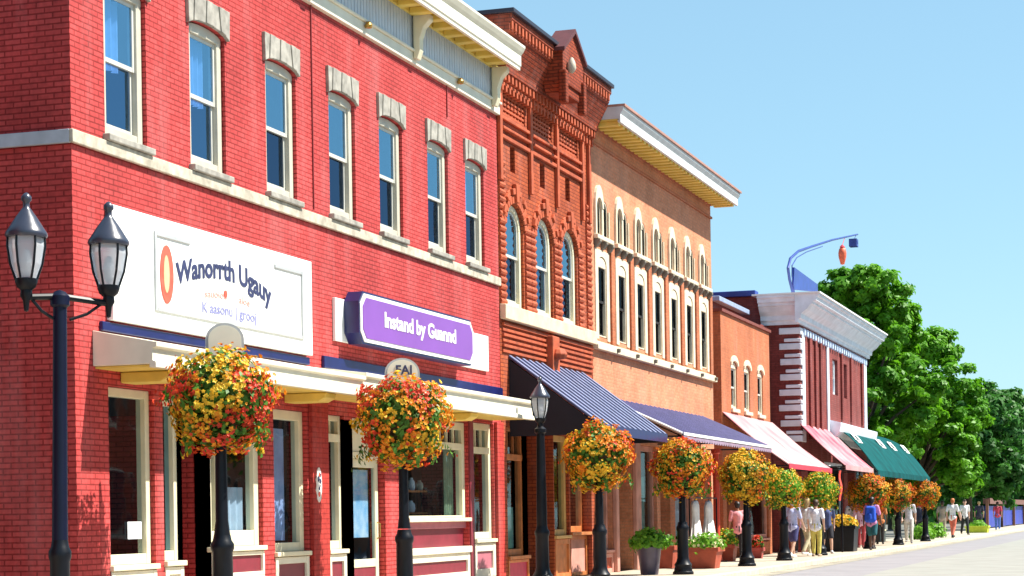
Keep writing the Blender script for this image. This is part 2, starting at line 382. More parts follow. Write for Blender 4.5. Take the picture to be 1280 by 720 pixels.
#__B1__
# ------------------------------------------------------------------ building 1: red painted brick corner shop
X0, X1 = 18.97, 33.55
b1 = thing('brick_shop', 'red painted brick corner building with seven sash windows and cream bracketed cornice', 'building', (X0, YF, 0))
WX = [19.70, 21.76, 23.92, 26.01, 27.92, 30.0, 31.83]; WW = .97; WZ0, WZ1, RISE = 5.62, 7.41, .075
holes = [(x, x + WW, WZ0, WZ1, RISE) for x in WX]
A = (19.68, 20.73); B = (20.94, 21.40); DR = (21.40, 22.15); G = (22.15, 23.65); Cc = (24.0, 25.08); D = (25.76, 26.40); RC = (26.40, 26.70); DO = (26.70, 27.95); E_ = (28.87, 31.75); Fw = (31.98, 33.12)
holes += [A + (.30, 2.84), B + (.30, 2.78), DR + (.12, 2.6, 0, 1.1), G + (.30, 2.78), Cc + (.30, 2.80), D + (.30, 2.80), RC + (.12, 2.75, 0, .9), DO + (.12, 2.80, 0, .25), E_ + (.30, 2.92), Fw + (.30, 2.95)]
mb = MB(); wall_sheet(mb, X0, X1, 0, 8.5, YF, holes); shell(mb, X0, X1, YF, 27, 0, 8.5); mb.build('wall', RED, b1)
mb = MB(); mb.face([(X0 + .02, YF + 1.5, 0), (X1 - .02, YF + 1.5, 0), (X1 - .02, YF + 1.5, 8.4), (X0 + .02, YF + 1.5, 8.4)])
mb.face([(X0 + .02, YF + .3, 3.2), (X1 - .02, YF + .3, 3.2), (X1 - .02, YF + 1.5, 3.2), (X0 + .02, YF + 1.5, 3.2)])
mb.build('interior', INTR, b1)
# string course on the front and on the side wall, window sills, lintels
mb = MB(); mb.box(X0 - .05, X1, YF - .05, YF - .002, 5.40, 5.545); mb.build('string_course', STONE, b1, bevel=.01)
mb = MB()
for i in range(12): mb.box(X0 - .05, X0 - .002, YF - .002 + i * 1.3, YF + 1.292 + i * 1.3, 5.40, 5.545)
mb.build('side_string_course', mat('shaded_limestone', (.42, .45, .50), .8, .15, 4), b1, bevel=.006)  # same course as the front, the side wall's blue-grey shade put into its colour
for i, x in enumerate(WX):
    mb = MB(); mb.box(x - .05, x + WW + .05, YF - .09, YF + .1, 5.548, 5.625); mb.build('sill', STONEG, b1, bevel=.012)
    mb = MB(); a = arc(x - .0, x + WW, WZ1 - RISE, RISE, 7); n = 7
    lo = [(x - .09, 7.16 if i % 2 else 7.18)] + []
    for k in range(7):
        t0, t1 = k / 7, (k + 1) / 7
        xa, xb = a[k][0], a[k + 1][0]
        xa2 = x - .085 + (WW + .17) * t0; xb2 = x - .085 + (WW + .17) * t1
        lz, rz_ = a[k][1] + .004, a[k + 1][1] + .004
        if k == 0: xa, lz = x - .07, WZ1 - RISE - .01
        if k == 6: xb, rz_ = x + WW + .07, WZ1 - RISE - .01
        pr = .045 + .012 * (k % 2)
        mb.prism([(xa + .003, lz), (xb - .003, rz_), (xb2 - .003, 7.70), (xa2 + .003, 7.70)], 'y', YF - pr, YF + .02)
    mb.build('lintel', STONEG, b1, bevel=.008)
    cur = {0: [(0, .8, .46, 1), (.0, .35, 0, .46)], 1: [(0, .9, .46, 1), (0, .3, 0, .46)], 2: [(0, .45, 0, 1)], 3: [(0, .4, .46, 1)], 4: [(0, .35, .3, 1)], 5: [(0, .35, 0, 1)], 6: [(0, .7, .55, 1)]}[i]
    hung(b1, x, x + WW, WZ0, WZ1, RISE, set_=.05, fw=.115, curt=cur, gl2=G_NV if i in (2, 3, 4, 5, 6) else G_MID)
# conduit lines on the brickwork
for xx, z0, z1 in ((25.42, 5.6, 8.42), (32.05 - 1.1, 7.9, 8.42)):
    mb = MB(); mb.tube([(xx, YF - .012, z0), (xx, YF - .012, z1)], .012, 6); mb.build('conduit', mat('conduit_red', (.25, .03, .03), .6), b1)
# cornice
mb = MB(); mb.box(X0 - .06, X1 + .02, YF - .07, YF + .3, 8.42, 8.60); mb.box(X0 - .09, X1 + .03, YF - .11, YF + .3, 8.60, 8.64); mb.build('cornice_architrave', CREAM2, b1, bevel=.01)
mb = MB(); n = int((X1 - X0) / .12)
for i in range(n):
    x = X0 + .01 + (X1 - X0 - .02) * i / n; mb.box(x, x + (X1 - X0) / n - .022, YF - .05, YF + .28, 8.64, 9.17)
mb.box(X0, X1, YF - .025, YF + .27, 8.641, 9.169); mb.build('frieze_boarding', BLUEG, b1)
mb = MB(); mb.box(X0 - .06, X1 + .02, YF - .10, YF + .3, 9.17, 9.24); mb.box(X0 - .55, X1 - .25, YF - .479, YF + .3, 9.243, 9.27); mb.build('soffit', YELL, b1)
mb = MB()
k = X0 - .35
while k < X1 - .4: mb.box(k, k + .16, YF - .478, YF - .102, 9.14, 9.242); k += .52
mb.build('modillions', YELL, b1, bevel=.015)
mb = MB(); prof = [(YF - .48, 9.12), (YF - .53, 9.12), (YF - .53, 9.17), (YF - .55, 9.19), (YF - .55, 9.37), (YF - .59, 9.42), (YF - .63, 9.49), (YF - .63, 9.53), (YF + .1, 9.58), (YF + .1, 9.272), (YF - .48, 9.272)]
mb.prism(prof, 'x', X0 - .62, X1 - .22); mb.build('cornice', CREAM2, b1)
for xb in (21.0, 25.2, 29.3, 33.15):
    mb = MB(); pf = [(YF - .08, 8.50), (YF - .14, 8.48), (YF - .19, 8.62), (YF - .19, 8.80), (YF - .25, 8.97), (YF - .36, 9.08), (YF - .36, 9.168), (YF - .08, 9.168)]
    mb.prism(pf, 'x', xb - .07, xb + .10); mb.build('bracket', CREAM, b1, bevel=.015)
for xb in (23.1, 27.25, 31.3):
    mb = MB(); mb.lathe([(.0, 0), (.05, .01), (.06, .05), (.03, .10), (0.0, .11)], (xb, YF - .13, 8.50), 10); mb.build('rosette', mat('brass', (.45, .27, .06), .35, metal=.6), b1, smooth=True)
# flashing and canopy
mb = MB(); mb.box(19.5, 25.12, YF - .05, YF - .002, 3.43, 3.535); mb.box(25.62, X1, YF - .05, YF - .002, 3.43, 3.60); mb.build('flashing', NAVY, b1, bevel=.01)
def canopy(xa, xb, up, name='canopy'):
    P = .75; mb = MB()
    prof = [(YF - .003, 3.42), (YF - P, 3.27 + up), (YF - P - .03, 3.27 + up), (YF - P - .03, 3.215 + up), (YF - P + .02, 3.20 + up), (YF - P + .02, 3.07), (YF - P - .02, 3.055), (YF - P - .02, 2.99), (YF - P + .06, 2.99), (YF - P + .06, 3.03), (YF - .003, 3.03)]
    mb.prism(prof, 'x', xa, xb); return mb.build(name, CREAM2, b1, bevel=.006)
canopy(19.35, 25.35, 0); canopy(25.353, 33.10, .05)
mb = MB(); mb.box(19.4, 33.05, YF - .68, YF - .004, 3.005, 3.026); mb.build('canopy_soffit', YELL, b1)
for xa in (19.95, 24.35, 27.3, 30.2):
    mb = MB(); mb.prism([(YF - .62, 3.0), (YF - .60, 2.93), (YF - .50, 2.88), (YF - .003, 2.88), (YF - .003, 3.0)], 'x', xa, xa + .34); mb.build('canopy_bracket', YELL, b1, bevel=.015)
# shop fronts
wa = shopwin(b1, *A, .84, 2.84, fw=.10)
pa, pb = at(159, 674, YF + .11), at(176, 652, YF + .11); mb = MB(); mb.box(pa[0], pb[0], YF + .10, YF + .105, pa[1], pb[1]); mb.build('paper_notice', mat('paper_white', (.80, .82, .86), .8, .03), wa)
panel(b1, *A, .30, .77, pm=CREAM2)
shopwin(b1, *B, .86, 2.78, fw=.09, gl=G_UP); panel(b1, *B, .30, .79, pm=CREAM2)
w = shopwin(b1, *G, 1.0, 2.78, fw=.14, mull=(22.45,), sill=.20); curtain(w, 22.95, 23.5, 1.2, 1.75, YF + .22, CURT, 3, .02); curtain(w, 22.5, 22.8, 1.2, 2.6, YF + .24, mat('teal_drape', (.03, .16, .20), .8, .3, 4), 3, .02); panel(b1, *G, .62, .93, fw=.05); panel(b1, G[0], G[1], .30, .618, fw=.08)
w = shopwin(b1, *Cc, .90, 2.80, fw=.13, gl=G_LO)
curtain(w, 24.15, 24.75, 1.05, 2.55, YF + .20, mat('blue_blind', (.42, .50, .82), .8, .3, 3), 2, .01)
panel(b1, *Cc, .30, .83)
w = shopwin(b1, *D, .90, 2.80, fw=.08, transom=2.42); panel(b1, *D, .30, .83, fw=.1); curtain(w, 25.9, 26.32, 1.0, 2.4, YF + .33, CURT, 3)
w = shopwin(b1, *E_, 1.32, 2.92, fw=.13, transom=2.45, sill=.04); curtain(w, 31.2, 31.62, 1.36, 2.45, YF + .24, mat('sage_drape', (.30, .36, .22), .8, .2, 4), 4, .02)
for zz, nn in ((1.42, 5), (1.78, 6)):
    sh = MB(); sh.box(29.1, 31.1, YF + .5, YF + .72, zz - .03, zz); sh.build('display_shelf', WOOD, w)
    for q in range(nn):
        g_ = MB(); xx = 29.2 + q * .36 + random.uniform(-.05, .05); r_ = random.uniform(.05, .08); hh = random.uniform(.12, .22)
        g_.lathe([(r_ * .8, 0), (r_, hh * .3), (r_ * .9, hh * .7), (r_ * .4, hh * .9), (r_ * .45, hh)], (xx, YF + .6, zz + .002), 12); g_.build('display_jar', [CURT, STONE, TERRA, LAV][q % 4], w, smooth=True)

mb = MB(); mb.box(E_[0], E_[1], YF + .05, YF + .2, 1.15, 1.262); mb.build('plum_rail', PLUM, b1, bevel=.01)
mb = MB(); mb.box(E_[0] + .003, E_[1] - .003, YF + .10, YF + .19, .85, 1.148); mb.build('riser_board', MAROON, b1)
mb = MB(); mb.box(E_[0] - .02, E_[1] + .02, YF - .05, YF + .2, .74, .847); mb.build('riser_rail', CREAM2, b1, bevel=.01)
panel(b1, E_[0], E_[1], .30, .737, fw=.12)
w = shopwin(b1, *Fw, .95, 2.95, fw=.12, transom=2.42); panel(b1, *Fw, .30, .88, fw=.14, pm=PLUM); curtain(w, 32.5, 33.0, 1.1, 2.4, YF + .33, mat('indigo_drape', (.03, .05, .22), .8), 3)
# doors
def door(parent, x0, x1, z0, z1, y, fm, gm=None, kick=MAROON, sw=.12):
    mb = MB(); frame_ring(mb, x0, x1, z0, z1, 0, sw, y, y + .06, .16); mb.box(x0 + sw, x1 - sw, y, y + .06, z0 + .48, z0 + .60)
    d = mb.build('door', fm, parent, bevel=.008)
    k = MB(); k.box(x0 + sw, x1 - sw, y + .015, y + .05, z0 + .16, z0 + .48); k.build('kick_panel', kick, d)
    p = MB(); p.face([(x0 + sw, y + .03, z0 + .6), (x1 - sw, y + .03, z0 + .6), (x1 - sw, y + .03, z1 - sw), (x0 + sw, y + .03, z1 - sw)]); p.build('pane', gm or G_LO, d)
    h = MB(); h.tube([(x1 - sw * .5, y - .002, z0 + .9), (x1 - sw * .5, y - .05, z0 + .92), (x1 - sw * .5, y - .05, z0 + 1.12), (x1 - sw * .5, y - .002, z0 + 1.14)], .01, 6); h.build('handle', mat('brass', 0), d)
    return d
d = door(b1, 26.74, 27.91, .13, 2.20, YF + .10, CREAM)
curtain(d, 26.9, 27.75, 1.05, 2.05, YF + .2, mat('poster_blue', (.20, .50, .80), .7, .5, 4, two=(.75, .85, .92)), 1, .004)
mb = MB(); mb.box(26.71, 27.94, YF + .03, YF + .2, 2.203, 2.30); mb.box(26.71, 27.94, YF + .06, YF + .2, 2.303, 2.79); mb.build('door_header', CREAM, b1, bevel=.01)
mb = MB(); mb.box(26.42, 26.69, YF + .3, YF + .5, .12, 2.75); mb.build('recess_post', NAVY, b1)
door(b1, 21.43, 22.12, .13, 2.35, YF + 1.0, mat('dark_door', (.02, .015, .015), .5))
for xa, xb in ((25.14, 25.70), (33.16, 33.53)):
    mb = MB(); mb.box(xa, xb, YF - .06, YF - .002, .12, 2.985); mb.build('pilaster', RED2, b1, bevel=.008)
mb = MB(); mb.box(31.77, 31.96, YF - .03, YF - .002, .12, 2.985); mb.build('maroon_post', MAROON, b1)

# ------------------------------------------------------------------ shop signs of building 1
sg = thing('shop_sign', 'large white rectangular board with arched dark lettering and a red oval on red brick', 'sign', (19.67, YF, 3.55))
SX0, SX1, SZ0, SZ1 = 19.67, 25.13, 3.56, 4.84; SY = YF - .09
mb = MB(); mb.box(SX0, SX1, SY, YF - .003, SZ0, SZ1); mb.build('board', WHITE, sg, bevel=.008)
mb = MB(); ix0, ix1, iz0, iz1, q = SX0 + .95, SX1 - .32, SZ0 + .19, SZ1 - .17, .5
for (x, xx, z, zz) in ((ix0, ix0 + .05, iz0, iz1), (ix1 - .05, ix1, iz0, iz1), (ix0 + .051, ix1 - .051, iz0, iz0 + .05), (ix0 + .051, ix0 + .9, iz1 - .05, iz1), (ix1 - .9, ix1 - .051, iz1 - .05, iz1)):
    mb.box(x, xx, SY - .02, SY + .01, z, zz)
mb.build('molding', SILV, sg, bevel=.006)
ox, oz = at(208, 343, SY)
mb = MB(); mb.prism([(ox + .16 * math.cos(2 * PI * i / 28), oz + .34 * math.sin(2 * PI * i / 28)) for i in range(28)], 'y', SY - .012, SY); mb.mi(1)
mb.prism([(ox - .02 + .07 * math.cos(2 * PI * i / 20), oz + .22 * math.sin(2 * PI * i / 20)) for i in range(20)], 'y', SY - .016, SY - .0125)
mb.build('red_oval', [REDINK, PALE], sg)
ta = at(222, 350, SY); tb = at(337, 385, SY); tcx, tcz = (ta[0] + tb[0]) / 2, at(280, 346, SY)[1]
text_mb('Wanorrth Ugauy', tcx, tcz + .05, tb[0] - ta[0] + .1, .34, SY - .001, bend=.20, bold=.03).build('main_lettering', INK, sg)
text_mb('sauoiou      aloe', tcx + .05, tcz - .23, 1.25, .09, SY - .001, bend=.03, bold=.0).build('red_lettering', mat('faded_red_ink', (.66, .32, .27), .6), sg)
mb = MB(); mb.prism([(tcx - .02 + .045 * math.cos(2 * PI * i / 12), tcz - .21 + .045 * math.sin(2 * PI * i / 12)) for i in range(12)], 'y', SY - .012, SY); mb.build('red_dot', REDINK, sg)
text_mb('K aasonu | grooj', tcx + .1, tcz - .43, 1.5, .17, SY - .001, bend=.02, bold=.01).build('small_lettering', LAV, sg)

sg = thing('shop_sign', 'purple lozenge shaped sign box with white lettering and white border', 'sign', (26.0, YF, 3.8))
mb = MB(); mb.box(26.03, 32.78, YF - .05, YF - .003, 3.84, 4.45); mb.build('backing_board', WHITE, sg, bevel=.006)
def chamf(x0, x1, z0, z1, q): return [(x0 + q, z0), (x1 - q, z0), (x1, z0 + q), (x1, z1 - q), (x1 - q, z1), (x0 + q, z1), (x0, z1 - q), (x0, z0 + q)]
px0, px1, pz0, pz1 = at(451, 400, YF - .295)[0], at(592, 430, YF - .295)[0], 3.85, 4.54
mb = MB(); mb.prism(chamf(px0 - .03, px1 + .03, pz0 - .03, pz1 + .03, .15), 'y', YF - .28, YF - .053); mb.build('sign_box', NAVY, sg)
mb = MB(); mb.prism(chamf(px0, px1, pz0, pz1, .15), 'y', YF - .295, YF - .281); mb.build('border', WHITE, sg)
mb = MB(); mb.prism(chamf(px0 + .07, px1 - .07, pz0 + .055, pz1 - .055, .13), 'y', YF - .305, YF - .296); mb.build('purple_face', PURP, sg)
ta = at(481, 405, YF - .31); tb = at(570, 418, YF - .31)
text_mb('Instand by Guannd', (ta[0] + tb[0]) / 2, 4.20, tb[0] - ta[0], .30, YF - .306, bold=.03).build('lettering', WHITE, sg)

nx, nz = at(398, 606, YF - .06)
mb = MB(); mb.prism([(nx + .09 * math.cos(2 * PI * i / 20) * (1 + .15 * math.sin(3 * i)), nz + .24 * math.sin(2 * PI * i / 20)) for i in range(20)], 'y', YF - .075, YF - .062)
ns = mb.build('notice_plate', WHITE, None, loc=(nx, YF, nz)); tag(ns, 'small white notice with dark blotched print on the red brick pier', 'notice')
for k, (dx, dz, m, r) in enumerate(((-.03, .08, INK, .03), (.03, .05, INK, .028), (.0, .14, REDINK, .025), (.0, -.05, INK, .02), (-.01, -.13, REDINK, .03), (.035, .13, INK, .02))):
    p = MB(); p.prism([(nx + dx + r * math.cos(2 * PI * i / 9) * (1 + .3 * math.sin(2.3 * i + k)), nz + dz + 1.3 * r * math.sin(2 * PI * i / 9)) for i in range(9)], 'y', YF - .080, YF - .0755); p.build('print', m, ns)

#__B2__
# ------------------------------------------------------------------ building 2: rust brick with arched windows and gabled parapet
X0, X1 = 33.575, 39.62
b2 = thing('brick_shop', 'narrow rust red brick building with three arched windows and gabled dark parapet', 'building', (X0, YF, 0))
W2 = [(33.98, 35.03), (35.80, 36.88), (37.50, 38.58)]
Z0, Z1 = 5.10, 6.98
holes = [(a, b, Z0, Z1, .42) for a, b in W2] + [(a + .33, b - .43, 7.55, 8.02, 0, .2) for a, b in W2]
pan = [(33.95, 35.25), (35.75, 36.95), (37.45, 38.75)]
holes += [(a, b, 8.52, 8.95, 0, .12) for a, b in pan]
sh2 = [(33.85, 35.05, .12, 2.95, 0, .3), (35.05, 36.7, .12, 2.95, 0, 1.3), (36.75, 37.75, .12, 2.9, 0, .25), (37.85, 39.4, .12, 2.9, 0, .6)]
mb = MB(); wall_sheet(mb, X0, X1, 0, 9.3, YF, holes + sh2, d=.24); shell(mb, X0, X1, YF, 27, 0, 9.3); mb.build('wall', RUST, b2)
mb = MB(); mb.face([(X0 + .02, YF + 1.5, 0), (X1 - .02, YF + 1.5, 0), (X1 - .02, YF + 1.5, 9.2), (X0 + .02, YF + 1.5, 9.2)]); mb.build('interior', INTR, b2)
for a, b in W2: hung(b2, a, b, Z0, Z1, .42, set_=.05, gl2=G_NV if a < 35 or a > 37 else G_MID, fm=CREAM, curt=[(0, .5, 0, 1)] if a > 35 and a < 36 else [], fw=.10)
mb = MB(); mb.box(X0, X1, YF - .12, YF - .002, 4.83, 5.095); mb.build('stone_sill', mat('cream_stone', (.66, .54, .36), .8, .15, 5, bump=.2), b2, bevel=.015)
# rusticated piers, twisted-course look
for xa, xb in ((33.60, 33.93), (35.10, 35.42), (35.44, 35.74), (36.94, 37.18), (37.20, 37.44), (38.64, 38.98), (39.25, 39.60)):
    mb = MB(); z = 5.10
    while z < (6.6 if xa < 39.2 and xa > 33.7 else 7.6):
        mb.prism([(YF - .002, z), (YF - .03, z + .015), (YF - .045, z + .055), (YF - .03, z + .095), (YF - .002, z + .11)], 'x', xa, xb); z += .13
    mb.build('rusticated_pier', RUSTP, b2)
# arch rings with toothed outer ring
for a, b in W2:
    mb = MB(); n = 13; xm = (a + b) / 2; zs = Z1 - .42
    for i in range(n):
        t0, t1 = PI * i / n + .02, PI * (i + 1) / n - .02; w = (b - a) / 2
        for (r0, r1, h0, h1, dd) in ((w + .01, w + .16, .43, .58, .04), (w + .17, w + .27, .59, .70, .075 if i % 2 else .03)):
            P = lambda r, h, t: (xm - r * math.cos(t), zs + h * math.sin(t))
            mb.prism([P(r0, h0, t0), P(r1, h1, t0), P(r1, h1, t1), P(r0, h0, t1)], 'y', YF - dd, YF + .002)
    mb.build('arch_ring', RUSTP, b2, bevel=.01)
    mb = MB(); mb.prism([(xm - .07, Z1 + .02), (xm + .07, Z1 + .02), (xm + .11, Z1 + .36), (xm - .11, Z1 + .36)], 'y', YF - .09, YF - .002); mb.build('keystone', RUSTP, b2, bevel=.02)
# vertical strips, string lines
for xx in (33.64, 35.45, 37.16, 38.95, 39.45):
    mb = MB(); mb.box(xx - .06, xx + .08, YF - .07, YF - .002, 7.3, 9.02); mb.build('pilaster_strip', RUSTP, b2, bevel=.012)
mb = MB()
for z, h, p in ((8.06, .07, .06), (8.22, .05, .09), (8.40, .06, .06), (8.98, .06, .10)):
    for xa, xb in ((33.71, 35.38), (35.54, 37.09), (37.25, 38.88)): mb.box(xa, xb, YF - p, YF - .002, z, z + h)
mb.build('string_course', RUSTP, b2, bevel=.01)
for a, b in pan:
    mb = MB()
    for k in range(5): mb.box(a, b, YF + .02, YF + .09, 8.53 + k * .085, 8.57 + k * .085)
    for k in range(7): x = a + (b - a) * (k + .3) / 7; mb.box(x, x + .05, YF + .035, YF + .10, 8.525, 8.945)
    mb.build('lattice_panel', RUSTP, b2)
mb = MB(); x = X0 + .02
while x < X1 - .1:
    mb.box(x, x + .10, YF - .16, YF - .002, 9.05, 9.20); mb.box(x + .01, x + .09, YF - .11, YF - .002, 8.98 - .10, 9.05); x += .21
mb.build('dentils', RUSTP, b2, bevel=.008)
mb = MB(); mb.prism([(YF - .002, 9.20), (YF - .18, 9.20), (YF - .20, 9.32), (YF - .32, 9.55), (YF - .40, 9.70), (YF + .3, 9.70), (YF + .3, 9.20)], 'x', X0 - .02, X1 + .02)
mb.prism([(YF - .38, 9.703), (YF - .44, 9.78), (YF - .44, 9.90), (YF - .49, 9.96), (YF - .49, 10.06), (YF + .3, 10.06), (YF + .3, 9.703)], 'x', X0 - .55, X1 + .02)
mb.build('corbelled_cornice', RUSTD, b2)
mb = MB(); x = X0 - .5
while x < X1 - .1: mb.box(x, x + .09, YF - .476, YF - .442, 9.80, 9.95); x += .2
mb.build('upper_dentils', RUSTP, b2, bevel=.008)
mb = MB(); mb.box(X0 - .62, X1 + .04, YF - .55, YF + .5, 10.063, 10.14); mb.box(X0 - .62, X0 + .35, YF + .502, 26, 10.0, 10.14); mb.build('coping', mat('dark_slate_coping', (.018, .018, .035), .5), b2, bevel=.01)
mb = MB(); mb.box(X0 - .5, X0 + .3, YF + .31, 26, 9.65, 9.995); mb.build('parapet', RUST, b2)
gx0, gx1 = 35.62, 37.0; gm = (gx0 + gx1) / 2
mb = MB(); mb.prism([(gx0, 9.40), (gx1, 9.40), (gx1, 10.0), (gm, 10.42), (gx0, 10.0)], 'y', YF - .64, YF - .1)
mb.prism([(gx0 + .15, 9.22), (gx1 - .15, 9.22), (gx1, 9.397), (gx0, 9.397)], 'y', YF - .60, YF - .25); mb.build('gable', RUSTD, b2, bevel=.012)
mb = MB()
for s in (-1, 1):
    e = gm + s * (gx1 - gx0) / 2 + s * .08
    mb.prism([(gm, 10.425), (e, 9.95), (e, 10.02), (gm, 10.51)], 'y', YF - .70, YF - .30)
mb.build('gable_coping', mat('oxblood_coping', (.10, .022, .022), .6), b2)
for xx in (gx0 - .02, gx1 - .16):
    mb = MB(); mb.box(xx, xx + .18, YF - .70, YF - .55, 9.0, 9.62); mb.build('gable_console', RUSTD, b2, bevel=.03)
mb = MB(); mb.lathe([(0, -.16), (.05, -.13), (.09, -.05), (.07, .06), (.03, .14), (0, .15)], (gx0 + .30, YF - .72, 9.74), 12); mb.build('drop_ornament', STONE, b2, smooth=True)
mb = MB()
for k in range(6): mb.box(X0 + .1, X1 - .05, YF - .03 - .02 * (k % 2), YF - .002, 4.25 + k * .095, 4.30 + k * .095)
mb.build('grooved_band', RUSTP, b2, bevel=.006)
mb = MB(); mb.box(36.3, 36.75, YF - .16, YF - .002, 4.05, 4.75); mb.lathe([(0, 0), (.14, .02), (.18, .1), (.12, .2), (0, .24)], (36.52, YF - .2, 4.3), 12); mb.build('medallion', RUSTP, b2, bevel=.02)
# ground floor
OR = WOOD
w = shopwin(b2, 33.85, 35.05, .62, 2.95, fm=OR, fw=.07, transom=2.35, set_=.1); curtain(w, 33.95, 34.95, .75, 1.5, YF + .26, mat('mint_drape', (.30, .50, .42), .8, .3, 4), 5, .02); panel(b2, 33.85, 35.05, .12, .55, fm=OR, pm=mat('cerise_panel', (.45, .02, .07), .5), fw=.05)
door(b2, 35.4, 36.35, .13, 2.5, YF + 1.2, mat('dark_door', 0))
w = shopwin(b2, 36.75, 37.75, .95, 2.9, fm=mat('tan_timber', (.60, .36, .12), .5), fw=.12, set_=.06); panel(b2, 36.75, 37.75, .12, .88, fm=OR, pm=OR, fw=.1)
mb = MB(); mb.box(36.95, 37.5, YF + .24, YF + .26, 1.75, 2.05); mb.build('green_placard', mat('green_placard', (.03, .55, .10), .5), w)
w = shopwin(b2, 37.85, 39.4, 1.0, 2.9, fm=OR, fw=.08, set_=.2); panel(b2, 37.85, 39.4, .12, .93, y=YF + .12, fm=OR, pm=PINKS, fw=.08); curtain(w, 38.1, 39.2, 1.1, 2.5, YF + .5, CURT, 4)

#__B3__
# ------------------------------------------------------------------ building 3: orange brick, arcaded windows
X0, X1 = 39.66, 51.30
b3 = thing('brick_shop', 'long orange brick building with a row of cream arched lancets and ochre soffit', 'building', (X0, YF, 0))
U = [(X0 + .14 + i * 1.635) for i in range(7)]
holes = []
for u in U:
    holes += [(u + .20, u + .64, 7.16, 7.95, .2, .05), (u + .76, u + 1.20, 7.16, 7.95, .2, .05), (u + .32, u + .98, 5.05, 6.74, .16, .06)]
sh3 = [(40.1, 41.0, .12, 2.9, 0, .3), (41.25, 42.7, .12, 2.9, 0, .8), (43.2, 45.0, .5, 2.9), (45.3, 46.3, .12, 2.9, 0, .8), (46.8, 48.6, .5, 2.9), (48.9, 50.9, .12, 2.9, 0, .8)]
mb = MB(); wall_sheet(mb, X0, X1, 0, 9.42, YF, holes + sh3, d=.2); shell(mb, X0, X1, YF, 27, 0, 9.42); mb.build('wall', ORNG, b3)
mb = MB(); mb.face([(X0 + .02, YF + 1.2, 0), (X1 - .02, YF + 1.2, 0), (X1 - .02, YF + 1.2, 9.3), (X0 + .02, YF + 1.2, 9.3)]); mb.build('interior', INTR, b3)
IVORY = mat('ivory_stone', (.68, .59, .43), .7, .12, 5)
for u in U:
    for a in (.20, .76):
        mb = MB(); frame_ring(mb, u + a + .003, u + a + .437, 7.165, 7.945, .2, .035, YF + .012, YF + .08); w = mb.build('window', IVORY, b3)
        p = MB(); p.face([(x, YF + .03, z) for x, z in arc(u + a + .035, u + a + .405, 7.75, .165)[::-1] + [(u + a + .035, 7.20), (u + a + .405, 7.20)]]); p.build('pane', G_DK, w)
    mb = MB()
    for a in (.20,):
        o = arc(u + a - .11, u + a + .55, 7.75, .46); i_ = arc(u + a - .003, u + a + .443, 7.75, .20)
        for k in range(10): mb.prism([o[k], o[k + 1], i_[k + 1], i_[k]], 'y', YF - (.05 if a < .5 else .035), YF + .003)
    mb.box(u + .09, u + .197, YF - .05, YF - .002, 7.16, 7.75); mb.box(u + 1.203, u + 1.25, YF - .03, YF - .002, 7.16, 7.75); mb.box(u + .643, u + .75, YF - .035, YF - .002, 7.16, 7.75)
    mb.build('arch_surround', IVORY, b3)
    mb = MB(); mb.box(u + .05, u + 1.35, YF - .10, YF - .002, 7.06, 7.155); mb.build('sill', IVORY, b3, bevel=.015)
    for a in (.10, .62, 1.14):
        mb = MB(); mb.prism([(YF - .002, 6.88), (YF - .05, 6.90), (YF - .13, 7.0), (YF - .13, 7.057), (YF - .002, 7.057)], 'x', u + a, u + a + .14); mb.build('sill_corbel', mat('dark_stone', (.20, .17, .13), .8, .3, 6), b3, bevel=.01)  # corbels and bosses take a darker stone colour than the sill
    w = hung(b3, u + .32, u + .98, 5.05, 6.74, .16, set_=.0, fm=IVORY, sm=DARK, fw=.03, gl=G_DK)
    mb = MB(); mb.box(u + .10, u + .317, YF - .02, YF - .002, 5.0, 6.87); mb.box(u + .983, u + 1.20, YF - .02, YF - .002, 5.0, 6.87); o = arc(u + .321, u + .979, 6.58, .16); [mb.prism([p, q, (q[0], 6.87), (p[0], 6.87)], 'y', YF - .02, YF - .002) for p, q in zip(o, o[1:])]; mb.build('window_surround', IVORY, b3)
    mb = MB(); mb.box(u + 1.28, u + 1.56, YF - .05, YF - .002, 4.95, 7.05); mb.build('brick_pier', ORN4, b3, bevel=.01)
mb = MB(); mb.box(X0 + .02, X1, YF - .12, YF - .002, 4.76, 4.86); mb.box(X0 + .02, X1, YF - .08, YF - .002, 4.86, 4.93); mb.build('string_course', IVORY, b3, bevel=.012)
for u in U:
    mb = MB(); mb.lathe([(0, 0), (.05, .01), (.06, .08), (.0, .1)], (u + 1.4, YF - .14, 4.78), 8); mb.build('string_course_boss', mat('dark_stone', 0), b3)
mb = MB(); mb.box(X0 + .02, X1 + .02, YF - .05, YF - .002, 9.02, 9.08); mb.box(X0 + .02, X1 + .02, YF - .08, YF - .002, 9.36, 9.42); mb.build('cornice_band', ORN4, b3, bevel=.012)
mb = MB(); mb.box(X0 + .02, X1 + .3, YF - .62, YF + .3, 9.423, 9.45); mb.build('soffit', YELL, b3)
mb = MB(); x = X0 + .1
while x < X1: mb.box(x, x + .16, YF - .60, YF - .083, 9.33, 9.422); x += .36
mb.build('modillions', YELL, b3, bevel=.012)
mb = MB(); mb.prism([(YF - .60, 9.38), (YF - .66, 9.38), (YF - .66, 9.55), (YF - .72, 9.64), (YF - .72, 9.70), (YF + .3, 9.70), (YF + .3, 9.453), (YF - .60, 9.453)], 'x', X0 + .02, X1 + .36); mb.build('cornice', mat('grey_white_cornice', (.60, .62, .62), .55, .12, 3), b3)
mb = MB(); mb.box(X0 + .02, X1 + .40, YF - .76, YF + .3, 9.703, 9.75); mb.build('cornice_cap', mat('rusty_cap', (.40, .20, .15), .6), b3)
w = shopwin(b3, 40.1, 41.0, .6, 2.9, fm=PINKS, fw=.1, set_=.1); panel(b3, 40.1, 41.0, .12, .53, fm=PINKS, pm=TERRA)
